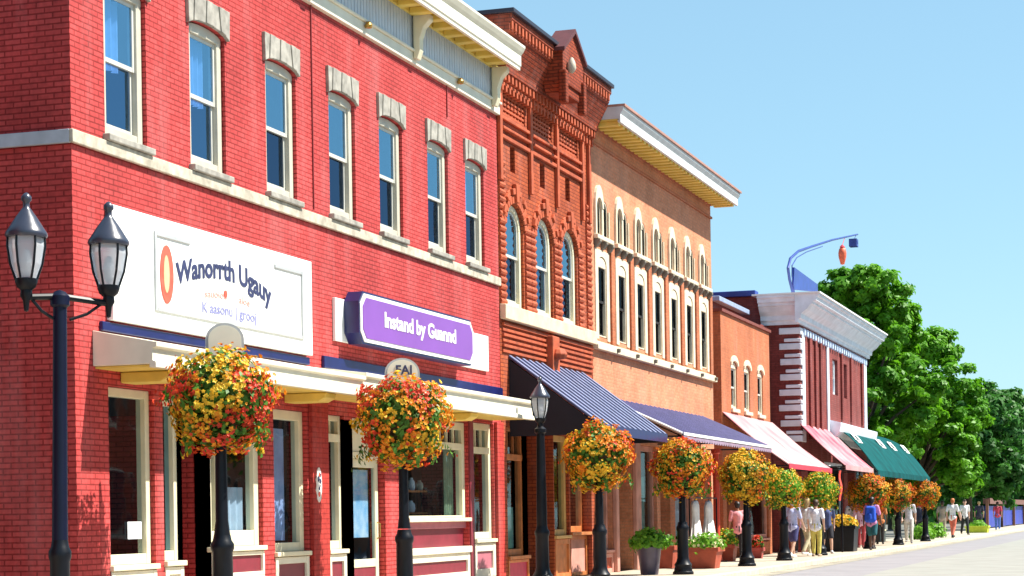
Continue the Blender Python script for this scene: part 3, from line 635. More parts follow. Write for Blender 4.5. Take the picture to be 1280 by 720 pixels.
d = door(b3, 41.6, 42.5, .13, 2.5, YF + .6, mat('green_door', (.01, .16, .09), .5), kick=mat('green_door', 0))
for xa, xb in ((42.72, 43.15), (41.02, 41.23)):
    mb = MB(); mb.box(xa, xb, YF - .10, YF - .002, .12, 2.95); mb.build('stucco_pier', PINKS, b3, bevel=.02)
w = shopwin(b3, 43.2, 45.0, .6, 2.9, fm=PINKS, fw=.12, set_=.08); curtain(w, 43.4, 44.8, .8, 2.2, YF + .26, mat('mint_drape', 0), 6, .02); w = shopwin(b3, 46.8, 48.6, .6, 2.9, fm=PINKS, fw=.1, set_=.08); curtain(w, 47.0, 48.4, .8, 1.8, YF + .26, CURT, 6, .02)
door(b3, 45.4, 46.2, .13, 2.4, YF + .6, mat('dark_door', 0)); door(b3, 49.3, 50.3, .13, 2.4, YF + .6, PINKS)

#__B4__
# ------------------------------------------------------------------ building 4: small orange building
X0, X1 = 52.35, 59.3
b4 = thing('brick_shop', 'small plain orange brick building with three slim cream framed windows', 'building', (X0, YF, 0))
W4 = [(53.62, 54.42), (55.42, 56.25), (57.40, 58.2)]
holes = [(a, b, 4.2, 5.5, .12) for a, b in W4] + [(52.8, 54.6, .12, 2.7, 0, .5), (55.2, 58.8, .5, 2.7)]
mb = MB(); wall_sheet(mb, X0, X1, 0, 6.72, YF, holes); shell(mb, X0, X1, YF, 27, 0, 6.72); mb.build('wall', ORN4, b4)
mb = MB(); mb.face([(X0 + .02, YF + 1.2, 0), (X1 - .02, YF + 1.2, 0), (X1 - .02, YF + 1.2, 6.6), (X0 + .02, YF + 1.2, 6.6)]); mb.build('interior', INTR, b4)
for a, b in W4:
    w = hung(b4, a, b, 4.2, 5.5, .12, set_=.03, fm=IVORY, fw=.06, curt=[(0, 1, .5, 1)], gl=G_DK)
    mb = MB(); o = arc(a - .10, b + .10, 5.38, .28); i_ = arc(a, b, 5.38, .125)
    for k in range(10): mb.prism([o[k], o[k + 1], i_[k + 1], i_[k]], 'y', YF - .05, YF + .002)
    mb.box(a - .08, b + .08, YF - .07, YF + .02, 4.10, 4.197); mb.build('window_surround', IVORY, b4, bevel=.008)
mb = MB(); mb.box(X0 - .05, X1 + .05, YF - .06, YF + .25, 6.723, 6.80); mb.build('coping', mat('brown_coping', (.20, .045, .03), .6), b4)
mb = MB(); mb.box(X0, X1 + .3, YF + .9, 26, 6.72, 7.35); mb.build('setback_wall', mat('dark_red_boarding', (.16, .025, .02), .7), b4)
mb = MB(); mb.box(55.6, X1 + .7, YF + .70, YF + .98, 7.353, 7.50); mb.build('setback_gutter', mat('pale_blue_gutter', (.30, .38, .55), .5), b4, bevel=.02)
mb = MB(); mb.box(X1, 60.75, YF + .25, YF + 12, 0, 7.0); mb.build('recessed_wing', MAR, b4)
mb = MB(); mb.box(51.4, X0 - .02, YF + .6, YF + 12, 0, 6.6); mb.build('link_wall', MAR, b4)
shopwin(b4, 55.2, 58.8, .6, 2.7, fm=PINKS, fw=.12); door(b4, 53.1, 54.1, .13, 2.3, YF + .3, REDA)

#__B5__
# ------------------------------------------------------------------ building 5: white and maroon corner building
Y5 = 10.40; X0, X1 = 60.8, 75.2
b5 = thing('corner_block', 'maroon brick building with white quoins and a heavy white stepped cornice', 'building', (X0, Y5, 0))
W5 = [(67.3, 68.4), (69.6, 70.5)]
holes = [(a, b, 5.3, 6.5, 0, .15) for a, b in W5] + [(62, 64.5, .12, 3.0, 0, .6), (65.2, 69.5, .5, 3.0), (70.3, 72, .12, 3.0, 0, .6), (72.4, 74.8, .5, 3.0)]
mb = MB(); wall_sheet(mb, X0, X1, 0, 7.3, Y5, holes); shell(mb, X0, X1, Y5, 26, 0, 7.9); mb.build('wall', MAR, b5)
mb = MB(); mb.face([(X0 + .02, Y5 + 1.2, 0), (X1 - .02, Y5 + 1.2, 0), (X1 - .02, Y5 + 1.2, 7.2), (X0 + .02, Y5 + 1.2, 7.2)]); mb.build('interior', INTR, b5)
for a, b in W5: hung(b5, a, b, 5.3, 6.5, 0, y=Y5, fm=WHITEW, curt=[(0, 1, .4, 1)])
mb = MB(); z = 3.5
while z < 6.95:
    k_ = random.uniform(-.03, .03); e_ = .62 if round((z - 3.5) / .235) % 2 == 0 else .44; mb.box(X0 - .05 - k_ * .5, X0 + .25 + e_ * .2, Y5 - .06, Y5 + e_ + k_, z, z + (.19 if e_ > .5 else .10)); z += .235
mb.build('quoins', WHITEW, b5, bevel=.02)
for xx in (61.16, 65.9, 74.6):
    mb = MB(); mb.box(xx, xx + (.4 if xx < 74 else .6), Y5 - .05, Y5 - .002, 3.5, 6.95); mb.build('white_pilaster', WHITEW, b5, bevel=.02)
for xx in (62.4, 63.5, 64.5, 69.0, 71.2, 73.9):
    mb = MB(); mb.box(xx, xx + .35, Y5 - .07, Y5 - .002, 4.5 if xx > 66 else 3.6, 6.9); mb.build('brick_pilaster', MAR, b5, bevel=.015)
mb = MB(); x = X0 + .5
while x < X1 - .2: mb.box(x, x + .22, Y5 - .10, Y5 - .002, 6.78, 6.995); x += .5
mb.build('cornice_teeth', mat('ice_blue_paint', (.48, .60, .78), .5), b5, bevel=.02)
prof = [(.0, 6.95), (-.10, 6.95), (-.12, 7.10), (-.20, 7.14), (-.22, 7.34), (-.42, 7.52), (-.55, 7.72), (-.62, 7.76), (-.62, 7.86), (-.75, 7.90), (-.78, 8.05), (-.85, 8.10), (-.85, 8.20), (.0, 8.20)]
mb = MB(); prof = [(a * .86, 7.08 + (z - 6.95) * .68) for a, z in prof]; mb.prism([(Y5 + a, z) for a, z in prof], 'x', X0 - .7, X1 + .6); mb.prism([(X0 + a, z) for a, z in prof], 'y', Y5 + .003, Y5 + 1.15); mb.build('cornice', WHITEW, b5)
mb = MB(); mb.box(X0 - .76, X1 + .62, Y5 - .78, Y5 + 1.3, 7.933, 7.98); mb.build('cornice_cap', WHITE, b5)
mb = MB(); mb.box(X0, X0 + .3, Y5 + 1.16, 26, 7.9, 8.0); mb.build('side_parapet', MAR, b5)
mb = MB(); mb.box(X0 - .12, X0 + .4, Y5 + 1.31, 26, 8.003, 8.18); mb.build('side_coping', SKYC, b5, bevel=.02)
mb = MB(); mb.prism([(Y5 + a, z) for a, z in [(-.002, 3.6), (-.15, 3.6), (-.18, 3.8), (-.35, 4.0), (-.4, 4.2), (-.4, 4.3), (-.002, 4.4)]], 'x', 66.3, X1 + .1); mb.build('shop_cornice', WHITEW, b5)
shopwin(b5, 65.2, 69.5, .6, 3.0, y=Y5, fm=WHITEW, fw=.12); shopwin(b5, 72.4, 74.8, .6, 3.0, y=Y5, fm=WHITEW, fw=.12)
door(b5, 62.7, 63.8, .13, 2.4, Y5 + .3, REDA); door(b5, 70.6, 71.6, .13, 2.4, Y5 + .3, WHITEW)

# low shop beyond, its front under the green awning
b6 = thing('low_shop', 'low dark shop half hidden under trees behind the long green awning', 'building', (75.5, 10.75, 0))
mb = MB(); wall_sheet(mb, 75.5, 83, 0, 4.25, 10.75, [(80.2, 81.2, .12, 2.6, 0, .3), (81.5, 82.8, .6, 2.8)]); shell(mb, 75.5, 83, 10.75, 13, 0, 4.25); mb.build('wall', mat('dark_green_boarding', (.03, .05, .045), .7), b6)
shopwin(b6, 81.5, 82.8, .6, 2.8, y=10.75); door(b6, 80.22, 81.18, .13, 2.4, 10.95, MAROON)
mb = MB(); mb.face([(75.6, 12.0, 0), (82.9, 12.0, 0), (82.9, 12.0, 3.8), (75.6, 12.0, 3.8)]); mb.build('interior', INTR, b6)
tx = at(1212, 500, 40)[0]
bt = thing('tower_block', 'slim pale blue building far off glimpsed between the two tree crowns', 'building', (tx, 40, 0))
mb = MB(); mb.box(tx - 2, tx + 2, 40, 44, 0, at(1212, 474, 40)[1]); mb.build('wall', mat('tower_blue', (.10, .26, .50), .4), bt)
mb = MB()
for k in range(9): mb.box(tx - 1.8, tx + 1.8, 39.9, 39.998, 3 + k * 3, 4.8 + k * 3); mb.box(tx - 2.1, tx - 2.002, 40.3, 43.7, 3 + k * 3, 4.8 + k * 3)
mb.build('window_band', mat('tower_glass', (.05, .16, .38), .15), bt)

#__AWN__
# ------------------------------------------------------------------ awnings
def awning(name, label, x0, x1, y, zt, zo, p, m, rib=None, val=.14, vm=None, trim=None, sag=0.0, scallop=False, ribm=None, thick=.03, n=10, ribw=.022, cheek=None):
    o = thing(name, label, 'awning', (x0, y, zo))
    pr = [(y - .01 - p * t / n, zt + (zo - zt) * t / n - sag * math.sin(PI * t / n)) for t in range(n + 1)]
    mb = MB(); mb.prism(pr + [(a, b - thick) for a, b in pr[::-1]], 'x', x0, x1); mb.build('cover', m, o)
    if rib:
        mb = MB(); k = round((x1 - x0) / rib)
        for i in range(k + 1):
            xx = x0 + .02 + ribw + (x1 - x0 - .04 - 2 * ribw) * i / k
            if ribw > .03: mb.prism([(a, b + .002) for a, b in pr] + [(a, b + .022) for a, b in pr[::-1]], 'x', xx - ribw, xx + ribw)
            else: mb.tube([(xx, a, b + .012) for a, b in pr], ribw, 6)
        mb.build('seams', ribm or m, o)
    yo = y - .01 - p; mb = MB()
    if scallop:
        k = int((x1 - x0) / .25)
        for i in range(k):
            xa = x0 + (x1 - x0) * i / k; w = (x1 - x0) / k
            mb.prism([(xa, zo - .02)] + [(xa + w * (j / 6), zo - val - .05 * math.sin(PI * j / 6)) for j in range(7)] + [(xa + w, zo - .02)], 'y', yo - .02, yo - .002)
    else: mb.box(x0, x1, yo - .02, yo - .002, zo - val, zo + .01)
    mb.build('valance', vm or m, o)
    if trim:
        mb = MB(); mb.box(x0 - .01, x1 + .01, yo - .035, yo - .021, zo - .03, zo + .03); 
        mb.tube([(x0 - .02, a, b + .01) for a, b in pr], .03, 6); mb.build('trim', trim, o)
    if cheek:
        for xa, xb in ((x0 + .005, x0 + .02), (x1 - .02, x1 - .005)):
            mb = MB(); mb.prism([(y - .012, zt - .06), (yo + .02, zo - .04), (yo + .02, zo - val), (y - .012, zo - val)], 'x', xa, xb); mb.build('cheek', cheek, o)
    mb = MB()
    for xx in (x0 + .06, (x0 + x1) / 2, x1 - .06):
        mb.tube([(xx, y - .03, zo - .02), (xx, yo + .03, zo - .05)], .018, 6); mb.tube([(xx, y - .03, zt - .08), (xx, yo + .03, zo - .05)], .015, 6)
    mb.build('support_frame', BLACK, o)
    return o
awning('metal_awning', 'navy metal awning with pale raised seams below the rust brick building', 34.02, 38.9, YF, 4.20, 2.92, 1.7, NAVYB, rib=.40, ribw=.07, val=.16, vm=NAVY, ribm=mat('seam_metal', (.20, .225, .36), .45), cheek=mat('black_cheek_cloth', (.006, .006, .012), .8))
awning('canvas_awning', 'indigo ribbed awning with white trim and scalloped edge below the orange brick building', 40.1, 49.9, YF, 3.80, 2.98, 1.75, NAVYC, rib=.42, val=.09, vm=mat('mauve_valance', (.28, .20, .28), .8), trim=WHITE, scallop=True, ribm=mat('indigo_rib', (.085, .08, .22), .6))
awning('canvas_awning', 'pale pink and white awning in front of the small orange building', 52.4, 59.6, YF, 4.05, 2.62, 1.75, PINKA, val=.12, vm=REDA, sag=.06)
awning('canvas_awning', 'faded pink streaked awning under the white quoined corner', 60.7, 66.8, Y5, 4.05, 2.75, 1.35, PINKB, val=.14, vm=PINKA, sag=.05)
ga = awning('canvas_awning', 'long dark green barrel awning with small white emblems', 67.2, 83.0, Y5 + .3, 4.35, 2.70, 1.75, TEAL, val=.18, sag=-.30, n=14)
ga_y = Y5 + .3
mb = MB()
for xx in (68.4, 74.6, 77.9, 82.0):
    t = .5; yy = ga_y - .01 - 1.75 * t; zz = 4.35 + (2.70 - 4.35) * t + .30 * math.sin(PI * t)
    nv = Vector((0, -.75, .66)); u = Vector((0, -.62, -.78)).normalized()
    for (du, dx, su, sx) in ((-.16, 0, .05, .62), (.0, -.22, .11, .20), (.0, .24, .11, .22), (.17, .04, .05, .50)):
        c = Vector((xx + dx * 2, yy, zz)) + u * du + nv * .035
        mb.face([c + Vector((-sx, 0, 0)) - u * su, c + Vector((sx, 0, 0)) - u * su, c + Vector((sx, 0, 0)) + u * su, c + Vector((-sx, 0, 0)) + u * su])
mb.build('emblem', WHITE, ga)

# curved mast arm on the corner building
bx, by, bz = 61.2, 10.9, 8.3
P = lambda px, py: (lambda q: (q[0], 10.9, q[1]))(at(px, py, 10.9))
ms = thing('roof_mast', 'thin curved blue mast arm with a square box on the white corniced roof', 'mast', P(990, 362))
pts = [P(991, 366), P(987, 350), P(985, 335), P(988, 323), P(998, 314), P(1015, 308), P(1040, 300), P(1072, 293)]
mb = MB(); mb.tube(pts, [.045] * 5 + [.04, .035, .03], 8); mb.build('arm', SKYC, ms, smooth=True)
pts2 = [P(993, 366), P(990, 345), P(990, 332), P(996, 322), P(1008, 315), P(1028, 308)]
mb = MB(); mb.tube(pts2, .018, 6); mb.build('stay', SKYC, ms, smooth=True)
q = P(1067, 304); mb = MB(); mb.box(q[0] - .22, q[0] + .2, 10.75, 11.05, q[2] - .14, q[2] + .15); mb.box(q[0] - .10, q[0] + .1, 10.735, 10.749, q[2] - .02, q[2] + .08); mb.tube([(q[0] + .1, 10.9, q[2] + .14), P(1070, 294)], .015, 6); mb.build('box', SKYC, ms, bevel=.02)
q = P(1053, 318); ln = thing('hanging_lantern', 'red orange lantern hanging from the curved mast arm', 'lantern', q)
mb = MB(); mb.lathe([(0, -.38), (.07, -.36), (.10, -.25), (.14, -.1), (.15, .05), (.12, .2), (.05, .26), (0, .27)], q, 12); mb.build('body', mat('lantern_red', (.70, .12, .05), .5, .3, 9), ln, smooth=True)
mb = MB(); mb.lathe([(.08, .24), (.10, .27), (.04, .34), (0, .36)], q, 10); mb.tube([(q[0], q[1], q[2] + .34), P(1056, 297)], .01, 5); mb.build('cap', REDA, ln)
q = P(996, 361); mb = MB(); a0 = P(994, 362); a1 = P(995, 334); a2 = P(1024, 359)
mb.prism([(a0[0], a0[2]), (a2[0], a2[2] - .15), (a2[0], a2[2] + .1), (a1[0], a1[2])], 'y', 10.95, 11.02)
rs = mb.build('roof_hoarding', SKYC, None, loc=a0); tag(rs, 'wedge shaped navy board standing on the white corniced roof', 'hoarding')

# the neighbour across the side street and the row across the road (outside the frame; added to cut sky light on the side wall and fill the shop windows' reflections)
def plain_block(label, x0, x1, y0, y1, h, front, m, cat='building'):
    o = thing('unseen_block', label, cat, (x0, y0 if front < 0 else y1, 0)); mb = MB(); mb.box(x0, x1, y0, y1, 0, h); mb.build('wall', m, o)
    mb = MB(); mb.box(x0 - .2, x1 + .2, y0 - .2, y1 + .2, h + .003, h + .35); mb.build('roof', STONE, o)
    yw = y0 if front < 0 else y1; x = x0 + 1
    while x < x1 - 1.4:
        for z in (1.0, 4.6):
            f = MB(); f.box(x - .08, x + 1.18, yw - .06, yw + .06, z - .1, z + 1.9); w = f.build('window', CREAM, o)
            p = MB(); p.box(x, x + 1.1, yw - .075, yw + .075, z, z + 1.8); p.build('pane', DARK, w)
        x += 2.4
    return o
plain_block('unseen brown brick block added across the side street to shade the red corner wall', -4, 12.6, YF, 27, 9.2, -1, MAR)
plain_block('unseen buff rendered block added across the road from the red corner shop', 14, 38, -22, -9.5, 8.0, 1, mat('buff_render', (.50, .46, .40), .8, .2, 1.5))
plain_block('unseen rust brick block added across the road from the orange building', 38.6, 60, -22, -9.5, 7.2, 1, RUST)
plain_block('unseen orange brick block added across the road near the far trees', 61, 92, -22, -9.5, 8.4, 1, ORN4)

#__STREET__
# ------------------------------------------------------------------ street lamps
def lampglass():
    m, nt, b = nodes('frosted_lamp_glass'); b.inputs['Base Color'].default_value = lin((.75, .78, .82)); b.inputs['Roughness'].default_value = .25
    b.inputs['Transmission Weight'].default_value = .55; b.inputs['IOR'].default_value = 1.2
    return m
G_LAMP = lampglass()
def lantern(parent, c, k=1.0):
    x, y, z = c; S = 6
    mb = MB(); mb.lathe([(a * k, b * k) for a, b in ((0, -.22), (.02, -.21), (.03, -.12), (.055, -.08), (.05, -.03), (.085, 0), (.10, .04), (.10, .07))], c, 10)
    o = mb.build('lantern', BLACK, parent, smooth=True)
    mb = MB(); mb.lathe([(a * k, b * k) for a, b in ((.085, .07), (.13, .20), (.155, .36), (.150, .44))], c, S); mb.build('lamp_glass', G_LAMP, o)
    mb = MB(); mb.lathe([(0, .09 * k), (.035 * k, .12 * k), (.05 * k, .22 * k), (.03 * k, .32 * k), (0, .34 * k)], c, 10); mb.build('bulb', mat('bulb_white', (.85, .85, .85), .4), o, smooth=True)
    mb = MB()
    for i in range(S):
        a = 2 * PI * i / S
        mb.tube([(x + r * k * math.cos(a), y + r * k * math.sin(a), z + h * k) for r, h in ((.09, .06), (.137, .20), (.162, .36), (.157, .45))], .011 * k, 5)
    mb.build('cage', BLACK, o)
    mb = MB(); mb.lathe([(a * k, b * k) for a, b in ((.175, .43), (.185, .45), (.18, .475), (.15, .52), (.10, .60), (.05, .67), (.028, .70), (.028, .74), (.045, .76), (.045, .79), (.02, .82), (0, .83))], c, 18); mb.build('cap', mat('lamp_cap', (.030, .034, .055), .3, spec=.7), o, smooth=True)
    return o
PROF_BASE = [(r_ * .85, z_) for r_, z_ in [(.25, 0), (.25, .05), (.22, .07), (.20, .16), (.21, .20), (.16, .26), (.135, .34), (.13, .86), (.15, .90), (.15, .95), (.12, .99), (.105, 1.05)]]
NAVYP = mat('lamp_post_navy', (.003, .005, .020), .4, .2, 5, spec=.25)
LY = 9.2; lx = colx(75, LY, .12)
lp = thing('street_lamp', 'tall black twin headed street lamp beside the red corner wall', 'street lamp', (lx, LY, .12))
lp.rotation_euler = (0, R(1.7), 0)
def loc_(p): return (lx + p[0], LY + p[1], .12 + p[2])
mb = MB(); mb.lathe([(r_ * .78, z_) for r_, z_ in PROF_BASE], loc_((0, 0, 0)), 20); mb.build('base', BLACK, lp, smooth=True)
mb = MB(); mb.lathe([(.07, 1.05), (.068, 1.3), (.060, 3.1), (.085, 3.12), (.085, 3.2), (.05, 3.24), (0, 3.26)], loc_((0, 0, 0)), 20); mb.build('pole', NAVYP, lp, smooth=True)
dv = Vector((.80, -.60, 0)); hl, hr = dv * -.31, dv * .46
mb = MB(); mb.tube([loc_(hl + Vector((0, 0, 3.17))), loc_((0, 0, 3.20)), loc_(hr + Vector((0, 0, 3.17)))], .03, 8)
for h in (hl, hr): mb.tube([loc_(h * .2 + Vector((0, 0, 3.0))), loc_(h * .55 + Vector((0, 0, 3.06))), loc_(h * .85 + Vector((0, 0, 3.16)))], .015, 6)
mb.build('arm', BLACK, lp)
for h in (hl, hr): lantern(lp, loc_(h + Vector((0, 0, 3.26))), 1.0)
sx = colx(677, 9.95, 1.5)
lp2 = thing('street_lamp', 'black single lantern street lamp in front of the navy seamed awning', 'street lamp', (sx, 9.95, .12))
c0 = (sx, 9.95, .12); mb = MB(); mb.lathe(PROF_BASE, c0, 20); mb.build('base', BLACK, lp2, smooth=True)
mb = MB(); mb.lathe([(.09, 1.05), (.09, 1.3), (.07, 2.60), (.10, 2.62), (.10, 2.68), (.05, 2.72), (.03, 2.74)], c0, 18); mb.build('pole', BLACK, lp2, smooth=True)
lantern(lp2, (sx, 9.95, .12 + 2.80), .93)

# ------------------------------------------------------------------ flower posts and baskets
LEAF1 = leafmat('petunia_leaf', (.035, .12, .012), (.12, .28, .03), 9, .3)
LEAF2 = leafmat('lime_leaf', (.10, .30, .015), (.26, .52, .05), 8, .35)
BL = {'yellow': leafmat('yellow_petal', (.78, .42, .02), (.85, .60, .05), 14, .25), 'orange': leafmat('orange_petal', (.75, .20, .012), (.85, .34, .02), 14, .25), 'red': leafmat('red_petal', (.60, .03, .02), (.75, .10, .03), 14, .2)}
def quads_obj(name, C, N, size, m, parent=None, loc=(0, 0, 0), fold=.25, jitter=.4):
    """Leaf-like rhombic faces at centres C facing N, as one mesh."""
    n = len(C); C = np.asarray(C, float); N = np.asarray(N, float)
    N = N + rng.normal(0, jitter, N.shape); N /= np.linalg.norm(N, axis=1, keepdims=True) + 1e-9
    t = rng.normal(size=(n, 3)); t -= N * (t * N).sum(1, keepdims=True); t /= np.linalg.norm(t, axis=1, keepdims=True) + 1e-9
    b = np.cross(N, t); s = (np.asarray(size) * rng.uniform(.7, 1.3, n))[:, None]
    v = np.stack([C - t * s, C - b * s * .6 + N * s * fold, C + t * s, C + b * s * .6 + N * s * fold], 1).reshape(-1, 3)
    me = bpy.data.meshes.new(name); me.vertices.add(4 * n); me.vertices.foreach_set('co', v.ravel())
    me.loops.add(4 * n); me.loops.foreach_set('vertex_index', np.arange(4 * n, dtype=np.int32))
    me.polygons.add(n); me.polygons.foreach_set('loop_start', np.arange(0, 4 * n, 4, dtype=np.int32))
    me.update(calc_edges=True); me.materials.append(m)
    o = bpy.data.objects.new(name, me); COL.objects.link(o); o.parent = parent; o.location = loc
    return o
def blooms_obj(name, C, N, size, m, parent):
    n = len(C); N = N + rng.normal(0, .35, N.shape); N /= np.linalg.norm(N, axis=1, keepdims=True)
    t = rng.normal(size=(n, 3)); t -= N * (t * N).sum(1, keepdims=True); t /= np.linalg.norm(t, axis=1, keepdims=True); b = np.cross(N, t)
    s = (size * rng.uniform(.65, 1.35, n))[:, None]; V = [C - N * s * .35]
    for k in range(10):
        a = 2 * PI * k / 10; r = 1.0 if k % 2 == 0 else .62
        V.append(C + (t * math.cos(a) + b * math.sin(a)) * s * r + N * s * (.12 if k % 2 else 0))
    v = np.stack(V, 1).reshape(-1, 3); fs = np.array([[0, 1 + k, 1 + (k + 1) % 10] for k in range(10)])
    f = (fs[None] + (np.arange(n) * 11)[:, None, None]).reshape(-1, 3)
    me = bpy.data.meshes.new(name); me.vertices.add(len(v)); me.vertices.foreach_set('co', v.ravel())
    me.loops.add(f.size); me.loops.foreach_set('vertex_index', f.ravel().astype(np.int32))
    me.polygons.add(len(f)); me.polygons.foreach_set('loop_start', np.arange(0, f.size, 3, dtype=np.int32))
    me.update(calc_edges=True); me.materials.append(m)
    o = bpy.data.objects.new(name, me); COL.objects.link(o); o.parent = parent; o['kind'] = 'stuff'
    return o
def make_basket(label, loc, seed, dens, nb, mix, rad=.62):
    """mix: weights (yellow, orange, red); dens: leaf count."""
    global rng
    rng = np.random.default_rng(seed); off = Vector((seed * 3.7, seed * 1.3, seed * 2.1))
    o = thing('flower_basket', label, 'flower basket', loc, group='flower baskets along the pavement')
    mb = MB(); mb.lathe([(.04, -.42), (.16, -.40), (.28, -.30), (.34, -.14), (.36, .0), (.33, .0), (0, -.04)], loc, 14); mb.build('basket', mat('coir_liner', (.10, .06, .03), .9), o, smooth=True)
    def shell_pts(n, lo, hi):
        d = rng.normal(size=(n, 3)); d /= np.linalg.norm(d, axis=1, keepdims=True)
        r = rng.uniform(lo, hi, n)
        lump = np.array([noise.noise(Vector(q) * 2.3 + off) + .6 * noise.noise(Vector(q) * 5.5 + off) for q in d]); r *= 1 + .24 * lump
        p = d * r[:, None] * rad; p[:, 2] = np.where(p[:, 2] < 0, p[:, 2] * .98, p[:, 2] * .92)
        low = p[:, 2] < -.25 * rad; p[low, :2] *= .90
        return p, d
    p, d = shell_pts(dens, .45, 1.0); quads_obj('foliage', p, d, .050, LEAF1 if seed != 5 else LEAF2, o)
    tp = []; td = []
    for k in range(16):
        a = rng.uniform(0, 2 * PI); r0 = rad * rng.uniform(.55, .98); L_ = rng.uniform(.10, .30); m = int(L_ * 75)
        t = np.linspace(0, 1, m)[:, None]; c_ = np.array([math.cos(a), math.sin(a), 0])
        q = c_ * r0 + np.array([0, 0, -rad * (.50 + .25 * (1 - r0 / rad))]) + c_ * .10 * t - np.array([0, 0, 1]) * L_ * t + rng.normal(0, .025, (m, 3))
        tp.append(q); td.append(np.repeat(c_[None] + np.array([[0, 0, -.3]]), m, 0))
    tp = np.concatenate(tp); td = np.concatenate(td); tl = rng.random(len(tp)) < .6
    quads_obj('trailing_stems', tp[tl], td[tl], .045, LEAF1, o)
    p, d = shell_pts(nb, .88, 1.10); p = np.concatenate([p, tp[~tl]]); d = np.concatenate([d, td[~tl]])
    gap = np.array([noise.noise(Vector(q) * 2.2 + off * 2) for q in d]); keep = (gap > -.17) | (rng.random(len(p)) < .2); p, d = p[keep], d[keep]
    zone = np.array([noise.noise(Vector(q) * 1.5 + off * 3) for q in d]) + rng.normal(0, .16, len(p))
    qs = np.quantile(zone, np.cumsum(np.array(mix) / sum(mix))[:2])
    for nm, sel in (('yellow', zone <= qs[0]), ('orange', (zone > qs[0]) & (zone <= qs[1])), ('red', zone > qs[1])):
        if sel.sum(): blooms_obj(nm + '_blooms', p[sel], d[sel], .031, BL[nm], o)
    return o
def make_post(loc, h):
    o = thing('flower_post', '', 'post', loc, group='black posts carrying the flower baskets')
    mb = MB(); mb.lathe(PROF_BASE, loc, 16); mb.build('base', BLACK, o, smooth=True)
    mb = MB(); mb.lathe([(.09, 1.05), (.07, 1.2), (.058, h)], loc, 14); mb.build('pole', BLACK, o, smooth=True)
    mb = MB()
    for k in range(4):
        a = PI / 4 + k * PI / 2; mb.tube([(loc[0], loc[1], loc[2] + h - .35), (loc[0] + .2 * math.cos(a), loc[1] + .2 * math.sin(a), loc[2] + h - .28), (loc[0] + .3 * math.cos(a), loc[1] + .3 * math.sin(a), loc[2] + h - .05)], .014, 6)
    mb.build('cradle', BLACK, o); return o
BK = [(275, 500, 9.6, 'yellow and red', 'nearest to the red corner wall'), (503, 525, 9.7, 'amber, orange and red', 'in front of the purple sign shop door'), (748, 570, 9.1, 'golden orange', 'below the navy seamed awning'),
      (852, 585, 9.1, 'orange and red', 'below the left end of the indigo awning'), (932, 595, 9.0, 'golden yellow', 'below the right end of the indigo awning'), (979, 610, 9.05, 'green and yellow', 'leafiest of the row, below the pink awning'),
      (1024, 613, 9.1, 'dull orange and green', 'above the group in white shirts'), (1086, 617, 9.0, 'burnt orange', 'above the person with the blue backpack'), (1122, 618, 8.95, 'red orange', 'second from the far end of the row'), (1156, 618, 8.9, 'bright orange', 'farthest of the row')]
BRAD = [.92, 1.0, .94, .95, .97, .84, .9, 1.06, .9, .9]
baskets = {}
for i, (px, py, Y, colr, where) in enumerate(BK):
    X, Z = at(px, py, Y); loc = (X, Y, Z)
    lab = f'{colr} flower basket, {where}'
    src = {0: (1, 2600, 3100, (38, 27, 35)), 1: (2, 2200, 3100, (35, 40, 25)), 2: (3, 2000, 3100, (40, 50, 10)), 3: (4, 2000, 3100, (25, 45, 30)), 4: (6, 1800, 3100, (62, 35, 3)), 5: (5, 2600, 1000, (70, 30, 2)), 7: (7, 1800, 3100, (18, 60, 22))}
    if i in src: bk = make_basket(lab, loc, *src[i]); baskets[i] = bk
    else:
        bk = clone(baskets[{6: 5, 8: 7, 9: 7}[i]]); bk.location = loc; bk.rotation_euler = (0, 0, i * 1.3); bk['label'] = lab
    bk.scale = (BRAD[i],) * 3
    h = Z - .12 - .10
    if i == 0: post0 = make_post((X, Y, .12), h); ps = post0; h0 = h
    else:
        ps = clone(post0); ps.location = (X, Y, .12); 
        pole = [c for c in ps.children if c.name.startswith('pole')][0]; crd = [c for c in ps.children if c.name.startswith('cradle')][0]
        pole.scale = (1, 1, h / h0); crd.location.z += h - h0; crd.location.z += 0
    ps['label'] = f'black post under the {colr} flower basket'
# plates above the two nearest baskets
for (px, py, Y, w, lab) in ((281, 424, 9.75, .21, 'arched white plate with dark rim behind the yellow and red basket'), (503, 466, 9.85, .24, 'arched white plate lettered FAI behind the amber, orange and red basket')):
    X, Z = at(px, py, Y)
    sgn = thing('post_plate', lab, 'sign', (X, Y, Z - .2), R(-60))
    half = lambda r: [(X + r * math.cos(PI * i / 18), Z + r * .85 * math.sin(PI * i / 18)) for i in range(19)] + [(X - r, Z - .30), (X + r, Z - .30)]
    mb = MB(); mb.prism(half(w), 'y', Y, Y + .03); mb.build('rim', SILV, sgn)
    mb = MB(); mb.prism(half(w - .03), 'y', Y - .006, Y - .001); mb.build('face', CREAM2, sgn)
    if px > 400: text_mb('FAI', X + .02, Z + .04, .22, .13, Y - .007, bold=.02).build('lettering', INK, sgn)
    mb = MB(); mb.tube([(X, Y + .05, Z - .5), (X, Y + .05, Z + .05)], .02, 6); mb.build('bracket', BLACK, sgn)

